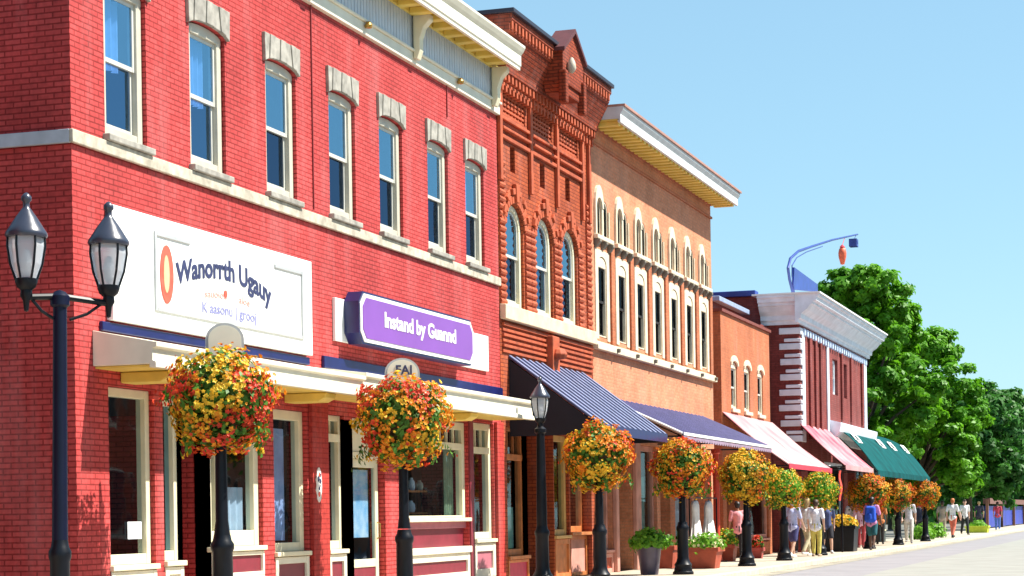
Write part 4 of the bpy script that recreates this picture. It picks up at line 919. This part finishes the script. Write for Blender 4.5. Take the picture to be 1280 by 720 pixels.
# ------------------------------------------------------------------ planters
def plant_mass(parent, c, r, hgt, n, m, size=.06, flow=None):
    d = rng.normal(size=(n, 3)); d[:, 2] = abs(d[:, 2]) * .9 - .15; d /= np.linalg.norm(d, axis=1, keepdims=True)
    rr = rng.uniform(.4, 1.0, n) * (1 + .25 * np.array([noise.noise(Vector(q) * 3 + Vector(c)) for q in d]))
    p = d * rr[:, None] * np.array([r, r, hgt]) + np.array(c)
    return quads_obj('foliage', p, d, size, m, parent)
def gpos(px, py, Y): return colx(px, Y, .12)
pl = thing('planter', 'tall dark plum grey pot with lime green foliage', 'planter', (colx(812, 9.8, .12), 9.8, .12))
c = pl.location; mb = MB(); mb.lathe([(.17, 0), (.18, .02), (.24, .50), (.25, .52), (.25, .56), (.22, .56), (.20, .50)], c, 24, cap=False); mb.mi(0).lathe([(0, .48), (.21, .48)], c, 24, cap=False); mb.build('pot', GREYP, pl, smooth=True)
plant_mass(pl, (0, 0, .60), .40, .36, 1100, LEAF2, .055)
pl = thing('planter', 'square flared terracotta planter full of pale green plants', 'planter', (colx(882, 9.6, .12), 9.6, .12))
def sqpot(c, a, b, h):
    mb = MB(); x, y, z = c
    mb.v = [(x + i * a, y + j * a, z) for i, j in ((-1, -1), (1, -1), (1, 1), (-1, 1))] + [(x + i * b, y + j * b, z + h) for i, j in ((-1, -1), (1, -1), (1, 1), (-1, 1))]
    mb.f = [(0, 1, 2, 3)] + [(i, (i + 1) % 4, 4 + (i + 1) % 4, 4 + i) for i in range(4)]; mb.m = [0] * 5
    mb.face([(x - b, y - b, z + h - .04), (x + b, y - b, z + h - .04), (x + b, y + b, z + h - .04), (x - b, y + b, z + h - .04)])
    bb = b + .03
    for q in ((x - bb, x + bb, y - bb, y - b + .02), (x - bb, x + bb, y + b - .02, y + bb), (x - bb, x - b + .02, y - b + .021, y + b - .021), (x + b - .02, x + bb, y - b + .021, y + b - .021)): mb.box(*q, z + h - .09, z + h + .01)
    return mb
sqpot(pl.location, .26, .34, .46).build('pot', TERRA, pl, bevel=.01)
o = plant_mass(pl, (0, 0, .46), .44, .34, 900, LEAF2, .05)
d = rng.normal(size=(60, 3)); d[:, 2] = abs(d[:, 2]); d /= np.linalg.norm(d, axis=1, keepdims=True); blooms_obj('cream_blooms', d * np.array([.42, .42, .34]) + np.array([0, 0, .48]), d, .035, mat('cream_petal', (.80, .76, .40), .6), pl)
pl = thing('planter', 'smaller terracotta pot half hidden behind the plum grey pot', 'planter', (colx(831, 10.6, .12), 10.6, .12)); sqpot(pl.location, .22, .27, .5).build('pot', TERRA, pl, bevel=.01); plant_mass(pl, (0, 0, .5), .28, .3, 300, LEAF1, .05)
pl = thing('planter', 'small red pot with yellow flowering plant by the shop column', 'planter', (colx(908, 10.5, .12), 10.5, .12)); sqpot(pl.location, .20, .25, .42).build('pot', TERRA, pl, bevel=.01); plant_mass(pl, (0, 0, .42), .32, .42, 450, LEAF2, .05)
d = rng.normal(size=(40, 3)); d[:, 2] = abs(d[:, 2]); d /= np.linalg.norm(d, axis=1, keepdims=True); blooms_obj('yellow_blooms', d * np.array([.3, .3, .4]) + np.array([0, 0, .45]), d, .04, BL['yellow'], pl)
pl = thing('planter', 'large black box planter topped with yellow flowers', 'planter', (colx(1052, 9.3, .12), 9.3, .12)); sqpot(pl.location, .42, .47, .78).build('pot', BLACK, pl, bevel=.01); plant_mass(pl, (0, 0, .78), .5, .3, 400, LEAF1, .06)
d = rng.normal(size=(420, 3)); d[:, 2] = abs(d[:, 2]); d /= np.linalg.norm(d, axis=1, keepdims=True); blooms_obj('yellow_blooms', d * np.array([.52, .52, .32]) + np.array([0, 0, .8]), d, .05, BL['yellow'], pl)
pl = thing('planter', 'low yellow green box planter under the far trees', 'planter', (colx(1222, 9.4, .12), 9.4, .12)); sqpot(pl.location, .55, .6, .36).build('pot', mat('lime_box', (.50, .58, .03), .6), pl, bevel=.01); plant_mass(pl, (0, 0, .36), .5, .35, 200, LEAF2, .08)
for k, (px, Y, lab) in enumerate(((1153, 9.6, 'lime green low bush on the kerb below the farthest baskets'), (1168, 9.7, 'small lime bush behind the farthest flower post'))):
    pl = thing('shrub', lab, 'shrub', (colx(px, Y, .12), Y, .12)); plant_mass(pl, (0, 0, .1), .55, .6, 500, LEAF2, .09); mb = MB(); mb.tube([pl.location, pl.location + Vector((.05, 0, .3))], .03, 6); mb.build('stem', mat('bark', (.08, .06, .04), .9, .3, 8), pl)
pl = thing('planter', 'slim dark pot of red flowers by the pink shop pier', 'planter', (colx(947, 10.3, .12), 10.3, .12)); sqpot(pl.location, .12, .15, .28).build('pot', mat('hydrant_red', (.40, .06, .05), .5), pl, bevel=.01); plant_mass(pl, (0, 0, .30), .18, .30, 160, LEAF1, .05)
d = rng.normal(size=(70, 3)); d[:, 2] = abs(d[:, 2]); d /= np.linalg.norm(d, axis=1, keepdims=True); blooms_obj('red_blooms', d * np.array([.18, .18, .32]) + np.array([0, 0, .3]), d, .04, BL['red'], pl)
# red column under indigo awning
cx_ = colx(896, 10.6, 1.0); col = thing('awning_post', 'round red post holding up the indigo awning', 'post', (cx_, 10.6, .12))
mb = MB(); mb.lathe([(.13, 0), (.13, .12), (.085, .16), (.08, 2.7), (.12, 2.74), (.12, 2.84)], col.location, 16); mb.build('shaft', mat('red_post_paint', (.60, .06, .03), .4), col, smooth=True)
# red vertical banner
qx, qz = at(1051, 607, 9.1); bn = thing('banner', 'narrow red vertical banner on a black pole among the baskets', 'banner', (qx, 9.1, .12))
mb = MB(); n = 8
for k in range(n):
    za, zb = qz + .45 - .9 * k / n, qz + .45 - .9 * (k + 1) / n; y0, y1 = 9.1 + .03 * math.sin(k), 9.1 + .03 * math.sin(k + 1)
    mb.prism([(y0, za), (y1, zb), (y1 + .02, zb), (y0 + .02, za)], 'x', qx - .16, qx + .16)
mb.build('cloth', mat('banner_red', (.75, .07, .04), .7), bn); mb = MB(); mb.tube([(qx + .19, 9.11, .12), (qx + .19, 9.11, qz + .55)], .03, 8); mb.tube([(qx - .18, 9.11, qz + .47), (qx + .2, 9.11, qz + .47)], .015, 6); mb.build('pole', BLACK, bn)
# white dresses on a rail in front of the shop
ra, rb = colx(862, 10.55, 1), colx(896, 10.55, 1)
rk = thing('clothes_rail', 'black clothes rail with two white dresses outside the shop', 'clothes rail', (ra, 10.55, .12))
mb = MB()
for xx in (ra, rb): mb.tube([(xx, 10.55, .12), (xx, 10.55, 1.72)], .018, 8); mb.tube([(xx, 10.3, .14), (xx, 10.8, .14)], .018, 8)
mb.tube([(ra, 10.55, 1.72), (rb, 10.55, 1.72)], .018, 8); mb.build('rail', BLACK, rk)
for px, lab in ((869, 'long white dress hanging nearer the green door'), (886, 'long white dress hanging beside the round red post')):
    xx = colx(px, 10.55, 1); o = thing('hanging_dress', lab, 'dress', (xx, 10.55, .12)); mb = MB(); S = 36; rings = []
    for z, a, b2_, rp in ((.42, .40, .16, .10), (.70, .33, .14, .09), (1.0, .24, .11, .05), (1.12, .21, .10, .02), (1.28, .24, .10, .01), (1.42, .26, .09, .0), (1.50, .20, .07, 0), (1.53, .08, .05, 0)):
        rings.append([(xx + a * (1 + rp * math.sin(9 * 2 * PI * i / S + z)) * math.cos(2 * PI * i / S), 10.55 + b2_ * (1 + 2 * rp * math.sin(9 * 2 * PI * i / S + z)) * math.sin(2 * PI * i / S), .12 + z) for i in range(S)])
    for r in rings: mb.vv(r)
    for k in range(len(rings) - 1):
        for i in range(S): mb.f.append((k * S + i, k * S + (i + 1) % S, (k + 1) * S + (i + 1) % S, (k + 1) * S + i)); mb.m.append(0)
    mb.build('cloth', mat('white_cotton', (.78, .77, .75), .8, .12, 9), o, smooth=True)
    h_ = MB(); h_.tube([(xx - .16, 10.55, 1.60), (xx, 10.55, 1.67), (xx + .16, 10.55, 1.60)], .012, 6); h_.tube([(xx, 10.55, 1.67), (xx, 10.55, 1.73), (xx + .02, 10.57, 1.75)], .006, 6); h_.build('hanger', BLACK, o)

#__PEOPLE__
# ------------------------------------------------------------------ people
def capsule(bm, p0, r0, p1, r1, seg=10):
    p0, p1 = Vector(p0), Vector(p1); ax = p1 - p0; L = ax.length
    rot = Vector((0, 0, 1)).rotation_difference(ax).to_matrix() if L > 1e-6 else Matrix.Identity(3)
    rings = []
    for k in range(9):
        if k < 5: a = -PI / 2 + PI / 2 * k / 4; c, r, z = p0, r0, math.sin(a) * r0; rr = math.cos(a) * r0
        else: a = PI / 2 * (k - 4) / 4; z = L + math.sin(a) * r1; rr = math.cos(a) * r1
        if k == 4: pass
        rings.append((max(rr, .0008), z))
    rings.insert(5, (r1, L)); vs = []
    for rr, z in rings:
        vs.append([bm.verts.new(p0 + rot @ Vector((rr * math.cos(2 * PI * i / seg), rr * math.sin(2 * PI * i / seg), z))) for i in range(seg)])
    for a, b in zip(vs, vs[1:]):
        for i in range(seg): bm.faces.new((a[i], a[(i + 1) % seg], b[(i + 1) % seg], b[i]))
    bm.faces.new(vs[0][::-1]); bm.faces.new(vs[-1])
def blob(name, caps, voxel=.014, smooth=3):
    bm = bmesh.new()
    for c in caps: capsule(bm, *c)
    bmesh.ops.recalc_face_normals(bm, faces=bm.faces)
    me = bpy.data.meshes.new(name); bm.to_mesh(me); bm.free()
    ob = bpy.data.objects.new(name, me); COL.objects.link(ob)
    m = ob.modifiers.new('r', 'REMESH'); m.mode = 'VOXEL'; m.voxel_size = voxel
    s = ob.modifiers.new('s', 'SMOOTH'); s.iterations = smooth; s.factor = .5
    dg = bpy.context.evaluated_depsgraph_get(); out = bpy.data.meshes.new_from_object(ob.evaluated_get(dg)); out.name = name
    out.polygons.foreach_set('use_smooth', [True] * len(out.polygons))
    bpy.data.objects.remove(ob); bpy.data.meshes.remove(me); return out
def joints(pose):
    """Joint positions for a 1.75 m figure facing -Y (local), feet on z = 0."""
    J = {}
    if pose == 'walk': ls, rs, la, ra = .20, -.24, -.16, .18
    elif pose == 'phone': ls, rs, la, ra = .03, -.04, 0, 0
    else: ls, rs, la, ra = .04, -.05, .02, -.02
    for sgn, st, ar, k in ((1, ls, la, 'L'), (-1, rs, ra, 'R')):
        J['hip' + k] = Vector((.095 * sgn, 0, .90)); J['knee' + k] = Vector((.10 * sgn, -st * .55 - .03, .485)); J['ank' + k] = Vector((.10 * sgn, -st + (.06 if st < -.1 else 0), .085 + (.05 if st < -.1 else 0)))
        J['toe' + k] = J['ank' + k] + Vector((.02 * sgn, -.17, -.055)); J['heel' + k] = J['ank' + k] + Vector((0, .05, -.05))
        J['sh' + k] = Vector((.185 * sgn, .01, 1.43)); J['elb' + k] = Vector((.245 * sgn, .03 - ar * .5, 1.14)); J['wr' + k] = Vector((.25 * sgn, -.05 - ar, .90))
        if pose == 'phone': J['elb' + k] = Vector((.25 * sgn, -.02, 1.14)); J['wr' + k] = Vector((.14 * sgn, -.26, 1.22))
    return J
def hand(J, k):
    sgn = 1 if k == 'L' else -1; w = J['wr' + k]; d = (w - J['elb' + k]).normalized(); side = Vector((0, -1, 0)); side = (side - d * side.dot(d)).normalized(); n = d.cross(side)
    caps = [(w, .027, w + d * .05, .030)]
    caps += [(w + d * .04 + side * .018, .020, w + d * .085 + side * .02, .019), (w + d * .04 - side * .016, .020, w + d * .08 - side * .02, .018)]
    for j, (o, l) in enumerate(((.030, .062), (.010, .072), (-.010, .068), (-.029, .052))):
        b = w + d * .088 + side * o; m = b + d * l * .55 + n * .006 * sgn; e = m + d * l * .42 - n * .014 * sgn; caps += [(b, .0095, m, .009), (m, .009, e, .0075)]
    tb = w + d * .03 + side * .028; tm = tb + d * .035 + side * .026; caps += [(tb, .013, tm, .011), (tm, .011, tm + d * .03 + side * .006, .009)]
    return caps
POSES = {}
for pose in ('walk', 'stand', 'phone'):
    J = joints(pose); hd = Vector((0, -.03 if pose != 'phone' else -.06, 1.62))
    caps = [((0, .02, .93), .13, (0, .01, 1.10), .115), ((0, .01, 1.10), .115, (0, .015, 1.32), .135), ((.06, .01, 1.32), .10, (-.06, .01, 1.32), .10), ((.15, .01, 1.425), .06, (-.15, .01, 1.425), .06), ((0, .015, 1.42), .06, hd + Vector((0, .02, -.05)), .052),
            (hd + Vector((0, .015, .045)), .088, hd + Vector((0, .005, .02)), .085), (hd + Vector((0, -.025, -.02)), .066, hd + Vector((0, -.035, -.06)), .042), (hd + Vector((0, -.095, -.005)), .012, hd + Vector((0, -.108, -.028)), .015),
            (hd + Vector((.03, -.082, -.065)), .009, hd + Vector((-.03, -.082, -.065)), .009), (hd + Vector((.086, .01, .012)), .014, hd + Vector((.086, .012, -.02)), .012), (hd + Vector((-.086, .01, .012)), .014, hd + Vector((-.086, .012, -.02)), .012)]
    for k in 'LR':
        caps += [(J['hip' + k], .088, J['knee' + k], .056), (J['knee' + k], .054, J['knee' + k].lerp(J['ank' + k], .35), .056), (J['knee' + k].lerp(J['ank' + k], .35), .056, J['ank' + k], .036), (J['heel' + k], .034, J['toe' + k], .030),
                 (J['sh' + k], .056, J['elb' + k], .040), (J['elb' + k], .040, J['wr' + k], .027)] + hand(J, k)
    P_ = {'body': blob('body', caps, .0085, 2), 'J': J, 'hd': hd}
    torso = [((0, .02, .90), .150, (0, .01, 1.10), .138), ((0, .01, 1.10), .138, (0, .015, 1.32), .152), ((.06, .01, 1.32), .118, (-.06, .01, 1.32), .118), ((.155, .01, 1.415), .070, (-.155, .01, 1.415), .070), ((.05, .02, .90), .14, (-.05, .02, .90), .14)]
    P_['shirt'] = blob('shirt', torso + [(J['sh' + k], .070, J['sh' + k].lerp(J['elb' + k], .8), .062) for k in 'LR'])
    P_['trousers'] = blob('trousers', [((0, .02, .98), .143, (0, .02, .90), .148)] + [c for k in 'LR' for c in ((J['hip' + k], .104, J['knee' + k], .074), (J['knee' + k], .074, J['ank' + k] + Vector((0, 0, .03)), .060))])
    P_['shorts'] = blob('shorts', [((0, .02, .98), .143, (0, .02, .90), .148)] + [(J['hip' + k], .106, J['hip' + k].lerp(J['knee' + k], .85), .090) for k in 'LR'])
    P_['shoes'] = blob('shoes', [c for k in 'LR' for c in ((J['heel' + k] + Vector((0, 0, -.002)), .040, J['toe' + k], .036), (J['ank' + k], .045, J['heel' + k], .042))])
    P_['hair'] = blob('hair', [(hd + Vector((0, .03, .055)), .095, hd + Vector((0, .04, .01)), .088), (hd + Vector((0, -.02, .085)), .07, hd + Vector((0, .05, .05)), .085)])
    P_['long_hair'] = blob('hair', [(hd + Vector((0, .03, .055)), .097, hd + Vector((0, .05, -.02)), .092), (hd + Vector((0, -.02, .085)), .07, hd + Vector((0, .05, .05)), .085), (hd + Vector((0, .06, -.03)), .085, hd + Vector((0, .08, -.20)), .065)])
    P_['eyes'] = blob('eyes', [(hd + Vector((s * .032, -.076, .008)), .011, hd + Vector((s * .034, -.076, .008)), .011) for s in (1, -1)], .004, 0)
    P_['pack'] = blob('backpack', [((.08, .20, 1.36), .10, (-.08, .20, 1.36), .10), ((.09, .21, 1.02), .11, (-.09, .21, 1.02), .11), ((.08, .20, 1.36), .10, (.09, .21, 1.02), .11), ((-.08, .20, 1.36), .10, (-.09, .21, 1.02), .11), ((0, .27, 1.03), .10, (0, .27, 1.15), .09)])
    P_['strap'] = blob('strap', [c for s in (1, -1) for c in (((s * .10, .15, 1.45), .02, (s * .11, -.06, 1.50), .02), ((s * .11, -.06, 1.50), .02, (s * .13, -.155, 1.30), .02), ((s * .13, -.155, 1.30), .02, (s * .15, .08, 1.05), .02))])
    POSES[pose] = P_
def place(name, me, m, parent):
    o = bpy.data.objects.new(name, me); COL.objects.link(o); o.parent = parent
    if not me.materials: me.materials.append(m)
    o.material_slots[0].link = 'OBJECT'; o.material_slots[0].material = m
    return o
def cloth(c): return mat('cloth_%d_%d_%d' % tuple(int(v * 1000) for v in c), c, .85, .18, 12)
SKIN = [mat('skin_fair', (.58, .34, .24), .5, .08, 10), mat('skin_tan', (.36, .18, .11), .5, .08, 10), mat('skin_dark', (.13, .06, .035), .5, .08, 10)]
HAIRS = {'brown': mat('brown_hair', (.05, .025, .012), .6, .3, 30), 'black': mat('black_hair', (.012, .010, .010), .5, .3, 30), 'ginger': mat('ginger_hair', (.45, .13, .03), .6, .3, 30), 'blond': mat('blond_hair', (.45, .30, .12), .6, .3, 30), 'grey': mat('grey_hair', (.40, .38, .36), .6, .3, 30)}
def person(px, Y, h, face, pose, shirt, legs, shorts, hair, skin, shoes, label, pack=None, longh=False, z=.12):
    X = colx(px, Y, z + .8); P_ = POSES[pose]
    o = thing('person', label, 'person', (X, Y, z), R(face)); o.scale = (h / 1.75,) * 3
    place('body', P_['body'], SKIN[skin], o); place('shirt', P_['shirt'], cloth(shirt), o); place('shorts' if shorts else 'trousers', P_['shorts' if shorts else 'trousers'], cloth(legs), o)
    place('shoes', P_['shoes'], cloth(shoes), o); place('hair', P_['long_hair' if longh else 'hair'], HAIRS[hair], o); place('eyes', P_['eyes'], BLACK, o)
    if pack: 
        b = place('backpack', P_['pack'], cloth(pack), o); place('strap', P_['strap'], cloth((.02, .03, .2)), b)
    return o
# face: rotation about z; 0 faces the road (-Y), 90 faces away down the street (+X), -90 faces the camera (-X)
WHT = (.78, .78, .78)
person(922, 10.55, 1.52, 120, 'stand', (.72, .30, .33), (.015, .015, .02), False, 'black', 1, (.02, .02, .02), 'person in pink top and black trousers standing at the shop column')
person(991, 9.35, 1.58, 70, 'walk', (.45, .48, .72), (.05, .05, .16), True, 'grey', 0, WHT, 'person in pale blue shirt and navy shorts below the green and yellow basket')
person(999, 10.3, 1.62, -80, 'stand', (.72, .38, .50), (.04, .04, .05), False, 'brown', 0, WHT, 'person in pink top standing behind the pale blue shirt', longh=True)
person(1009, 9.35, 1.60, 60, 'walk', WHT, (.55, .50, .33), False, 'blond', 0, WHT, 'person in white shirt and cream trousers in the middle of the group', longh=True)
person(1020, 9.0, 1.55, 85, 'stand', (.74, .74, .80), (.60, .52, .12), False, 'brown', 0, (.4, .3, .2), 'tall person in white shirt and mustard trousers')
person(1034, 9.3, 1.55, -70, 'walk', (.06, .08, .20), (.02, .02, .03), True, 'black', 0, WHT, 'person in navy top and black shorts beside the black box planter')
person(1090, 8.62, 1.66, 84, 'walk', (.65, .25, .45), (.02, .12, .14), True, 'black', 2, (.05, .04, .04), 'person in teal shorts carrying a large blue backpack', pack=(.02, .10, .62))
person(1076, 9.6, 1.62, 80, 'stand', (.72, .45, .58), (.40, .05, .06), False, 'blond', 0, (.2, .05, .05), 'person in pink shirt and red trousers just left of the blue backpack', longh=True)
person(1066, 9.9, 1.66, -60, 'stand', (.62, .58, .62), (.03, .03, .04), False, 'brown', 1, (.03, .03, .03), 'person in pale mauve shirt and dark trousers by the red banner')
person(1100, 9.9, 1.66, 100, 'stand', (.62, .22, .08), (.03, .03, .03), False, 'black', 2, (.03, .03, .03), 'person in rust orange top standing right of the blue backpack')
person(1119, 9.1, 1.25, 20, 'phone', (.30, .60, .25), (.35, .45, .35), True, 'brown', 0, (.3, .3, .3), 'child in bright green top standing near the kerb')
person(1136, 9.0, 1.72, -85, 'walk', (.62, .62, .66), (.60, .57, .52), False, 'grey', 0, (.3, .3, .3), 'person in grey white shirt and pale trousers below the far orange baskets')
person(1149, 9.9, 1.70, 90, 'stand', (.02, .025, .06), (.02, .02, .03), False, 'black', 1, (.02, .02, .02), 'person in black standing at the dark shop below the last basket')
person(1178, 9.9, 1.68, 90, 'stand', (.50, .42, .36), (.45, .40, .30), False, 'brown', 1, (.2, .2, .2), 'person in beige clothes in the tree shade')
person(1191, 8.75, 1.74, 75, 'walk', WHT, (.65, .16, .10), False, 'ginger', 0, (.02, .02, .02), 'ginger haired person in white top and coral trousers at the kerb')
person(1206, 9.3, 1.74, -70, 'walk', WHT, (.015, .018, .02), False, 'brown', 0, (.08, .07, .03), 'person in white shirt and black trousers beside the coral trousers')
person(1247, 9.3, 1.70, 95, 'stand', (.55, .06, .10), (.10, .20, .55), False, 'brown', 0, WHT, 'far off person in red top and blue trousers by the blue barrier')
person(1224, 10.2, 1.75, 95, 'stand', (.03, .03, .05), (.03, .03, .04), False, 'blond', 0, (.03, .03, .03), 'person in dark clothes behind the yellow green box planter')

#__TREES__
# ------------------------------------------------------------------ trees
BARK = mat('bark', 0)
def tree(X, Y, h, w, base, seed, nl, leafm, label, size=.16, group=None):
    global rng
    rng = np.random.default_rng(seed); rnd = random.Random(seed)
    o = thing('broadleaf_tree', label, 'tree', (X, Y, 0), group=group)
    lobes = []
    for k in range(58):
        t = rnd.random(); zz = base + (h - base) * t
        prof = (math.sin(PI * min(1, (t * .86 + .16))) ** .6)
        a = rnd.random() * 2 * PI; rr = w * prof * rnd.uniform(.35, .88)
        lobes.append((Vector((rr * math.cos(a), rr * math.sin(a), min(zz, h - w * .18))), w * rnd.uniform(.20, .36)))
    mb = MB(); L = o.location
    mb.tube([L, L + Vector((.05, 0, base * .6)), L + Vector((-.05, .1, base + .2 * (h - base))), L + Vector((.1, 0, base + .7 * (h - base)))], [.04 * h * .7, .03 * h * .7, .02 * h * .7, .02], 10)
    for c, r in lobes[::2]:
        s = Vector((0, 0, base * .8 + .25 * (c.z - base))); mb.tube([L + s, L + s.lerp(c, .5) + Vector((0, 0, .15)), L + c], [.010 * h, .006 * h, .015], 6)
    mb.build('trunk', BARK, o, smooth=True)
    per = nl // len(lobes); Cs = []; Ns = []
    for c, r in lobes:
        nsub = 9
        for _ in range(nsub):
            d = rng.normal(size=3); d /= np.linalg.norm(d); sc_ = np.array(c) + d * r * rng.uniform(.55, 1.05) * np.array([1, 1, .85]); m = per // nsub
            q = rng.normal(size=(m, 3)); q /= np.linalg.norm(q, axis=1, keepdims=True)
            Cs.append(sc_ + q * (r * .38) * rng.uniform(.3, 1, (m, 1)) * np.array([1, 1, .7])); nn = q * .7 + d * .6 + np.array([0, 0, .5]); Ns.append(nn)
    quads_obj('crown', np.concatenate(Cs), np.concatenate(Ns), size, leafm, o, jitter=.45)
    return o
TL1 = leafmat('maple_leaf', (.055, .22, .006), (.17, .43, .016), .7, .42)
TL2 = leafmat('dark_leaf', (.018, .095, .012), (.075, .25, .028), .7, .38)
tree(86.0, 12.1, 11.5, 3.5, 4.3, 3, 76000, TL1, 'biggest bright green maple, rising right behind the white corniced building', .125)
tree(96.0, 10.75, 9.7, 3.5, 2.6, 14, 70000, TL1, 'bright green street tree with low branches at the end of the green awning', .12)
tree(124, 11.0, 8.7, 3.6, 2.5, 21, 30000, TL2, 'dark green street tree, the first past the bright maples', .17)
tree(146, 11.4, 9.8, 4.0, 2.5, 22, 26000, TL2, 'dark green street tree in the middle of the far row', .19)
tree(172, 12.0, 10.8, 4.4, 2.5, 23, 22000, TL2, 'dark green street tree, farthest one above the blue barrier', .22)
tree(150, 19, 10.5, 5.0, 2.2, 25, 22000, TL2, 'dark tree standing back from the street behind the far row', .24)
tree(112, 15.0, 8.0, 4.0, 1.8, 27, 24000, TL2, 'dark rounded tree in the shade between the bright maples and the far row', .2)
# far wood closing the street
rng = np.random.default_rng(77); n = 26000
xs_ = rng.uniform(215, 330, n); ys_ = rng.uniform(12, 75, n); top = 8.5 + 2.5 * np.sin(ys_ * .45) + 1.5 * np.sin(xs_ * .3)
pts_ = np.stack([xs_, ys_, rng.uniform(0, 1, n) ** .7 * top], 1)
fo = quads_obj('far_woods', pts_ - np.array([215, 12, 0]), rng.normal(size=(n, 3)) + np.array([-.5, -.5, 1.0]), .75, TL2, None, (215, 12, 0)); tag(fo, 'dark band of far woods closing the street', 'woods', kind='stuff')

# blue barrier at the far end of the pavement
bx0, bx1 = colx(1232, 10.8, 1), colx(1300, 10.8, 1)
bb = thing('blue_barrier', 'bright blue boarded barrier with brown posts at the far end of the pavement', 'barrier', (bx0, 10.8, .12))
mb = MB(); n = 14
for k in range(n):
    xa = bx0 + (bx1 - bx0) * k / n; mb.box(xa, xa + (bx1 - bx0) / n - .06, 10.8, 10.86, .2, 1.62)
mb.build('boards', mat('barrier_blue', (.005, .022, .30), .5, .2, .6), bb)
for k in range(6):
    xa = bx0 + (bx1 - bx0) * k / 5; mb = MB(); mb.box(xa - .15, xa + .15, 10.6, 10.78, .12, 2.05); mb.build('barrier_post', mat('brown_post', (.20, .09, .05), .7), bb)
mb = MB(); mb.box(bx0, bx1, 10.5, 10.95, 1.75, 2.12); mb.build('header_board', mat('brown_header', (.16, .07, .05), .7), bb)

#__LIGHT__
# ------------------------------------------------------------------ light
SUN = Vector((.25, -.69, 1.0)).normalized()        # direction towards the sun
sd = bpy.data.lights.new('sun', 'SUN'); sd.energy = 5.0; sd.angle = R(.5); sd.color = (1, .95, .86)
so = bpy.data.objects.new('sun', sd); COL.objects.link(so); so.rotation_euler = (-SUN).to_track_quat('-Z', 'Y').to_euler(); so.location = (20, -20, 60)
w = bpy.data.worlds.new('World'); SC.world = w; w.use_nodes = True; nt = w.node_tree; bg = nt.nodes['Background']
sk = nt.nodes.new('ShaderNodeTexSky'); sk.sky_type = 'NISHITA'; sk.sun_disc = False
sk.sun_elevation = math.asin(SUN.z); sk.sun_rotation = math.atan2(SUN.x, SUN.y)
sk.air_density = 1.0; sk.dust_density = .3; sk.ozone_density = 2.0; sk.altitude = 200
gm_ = nt.nodes.new('ShaderNodeGamma'); gm_.inputs[1].default_value = .5; nt.links.new(sk.outputs[0], gm_.inputs[0])
tn = nt.nodes.new('ShaderNodeMix'); tn.data_type = 'RGBA'; tn.blend_type = 'MULTIPLY'; tn.inputs[0].default_value = 1; tn.inputs[7].default_value = (.90, 1.28, 1.42, 1)
nt.links.new(gm_.outputs[0], tn.inputs[6]); nt.links.new(tn.outputs[2], bg.inputs[0]); bg.inputs[1].default_value = .14
SC.view_settings.view_transform = 'Standard'; SC.view_settings.look = 'None'; SC.view_settings.exposure = 1.05; SC.view_settings.gamma = 1
SC.cycles.max_bounces = 8; SC.cycles.transparent_max_bounces = 12; SC.cycles.use_denoising = True
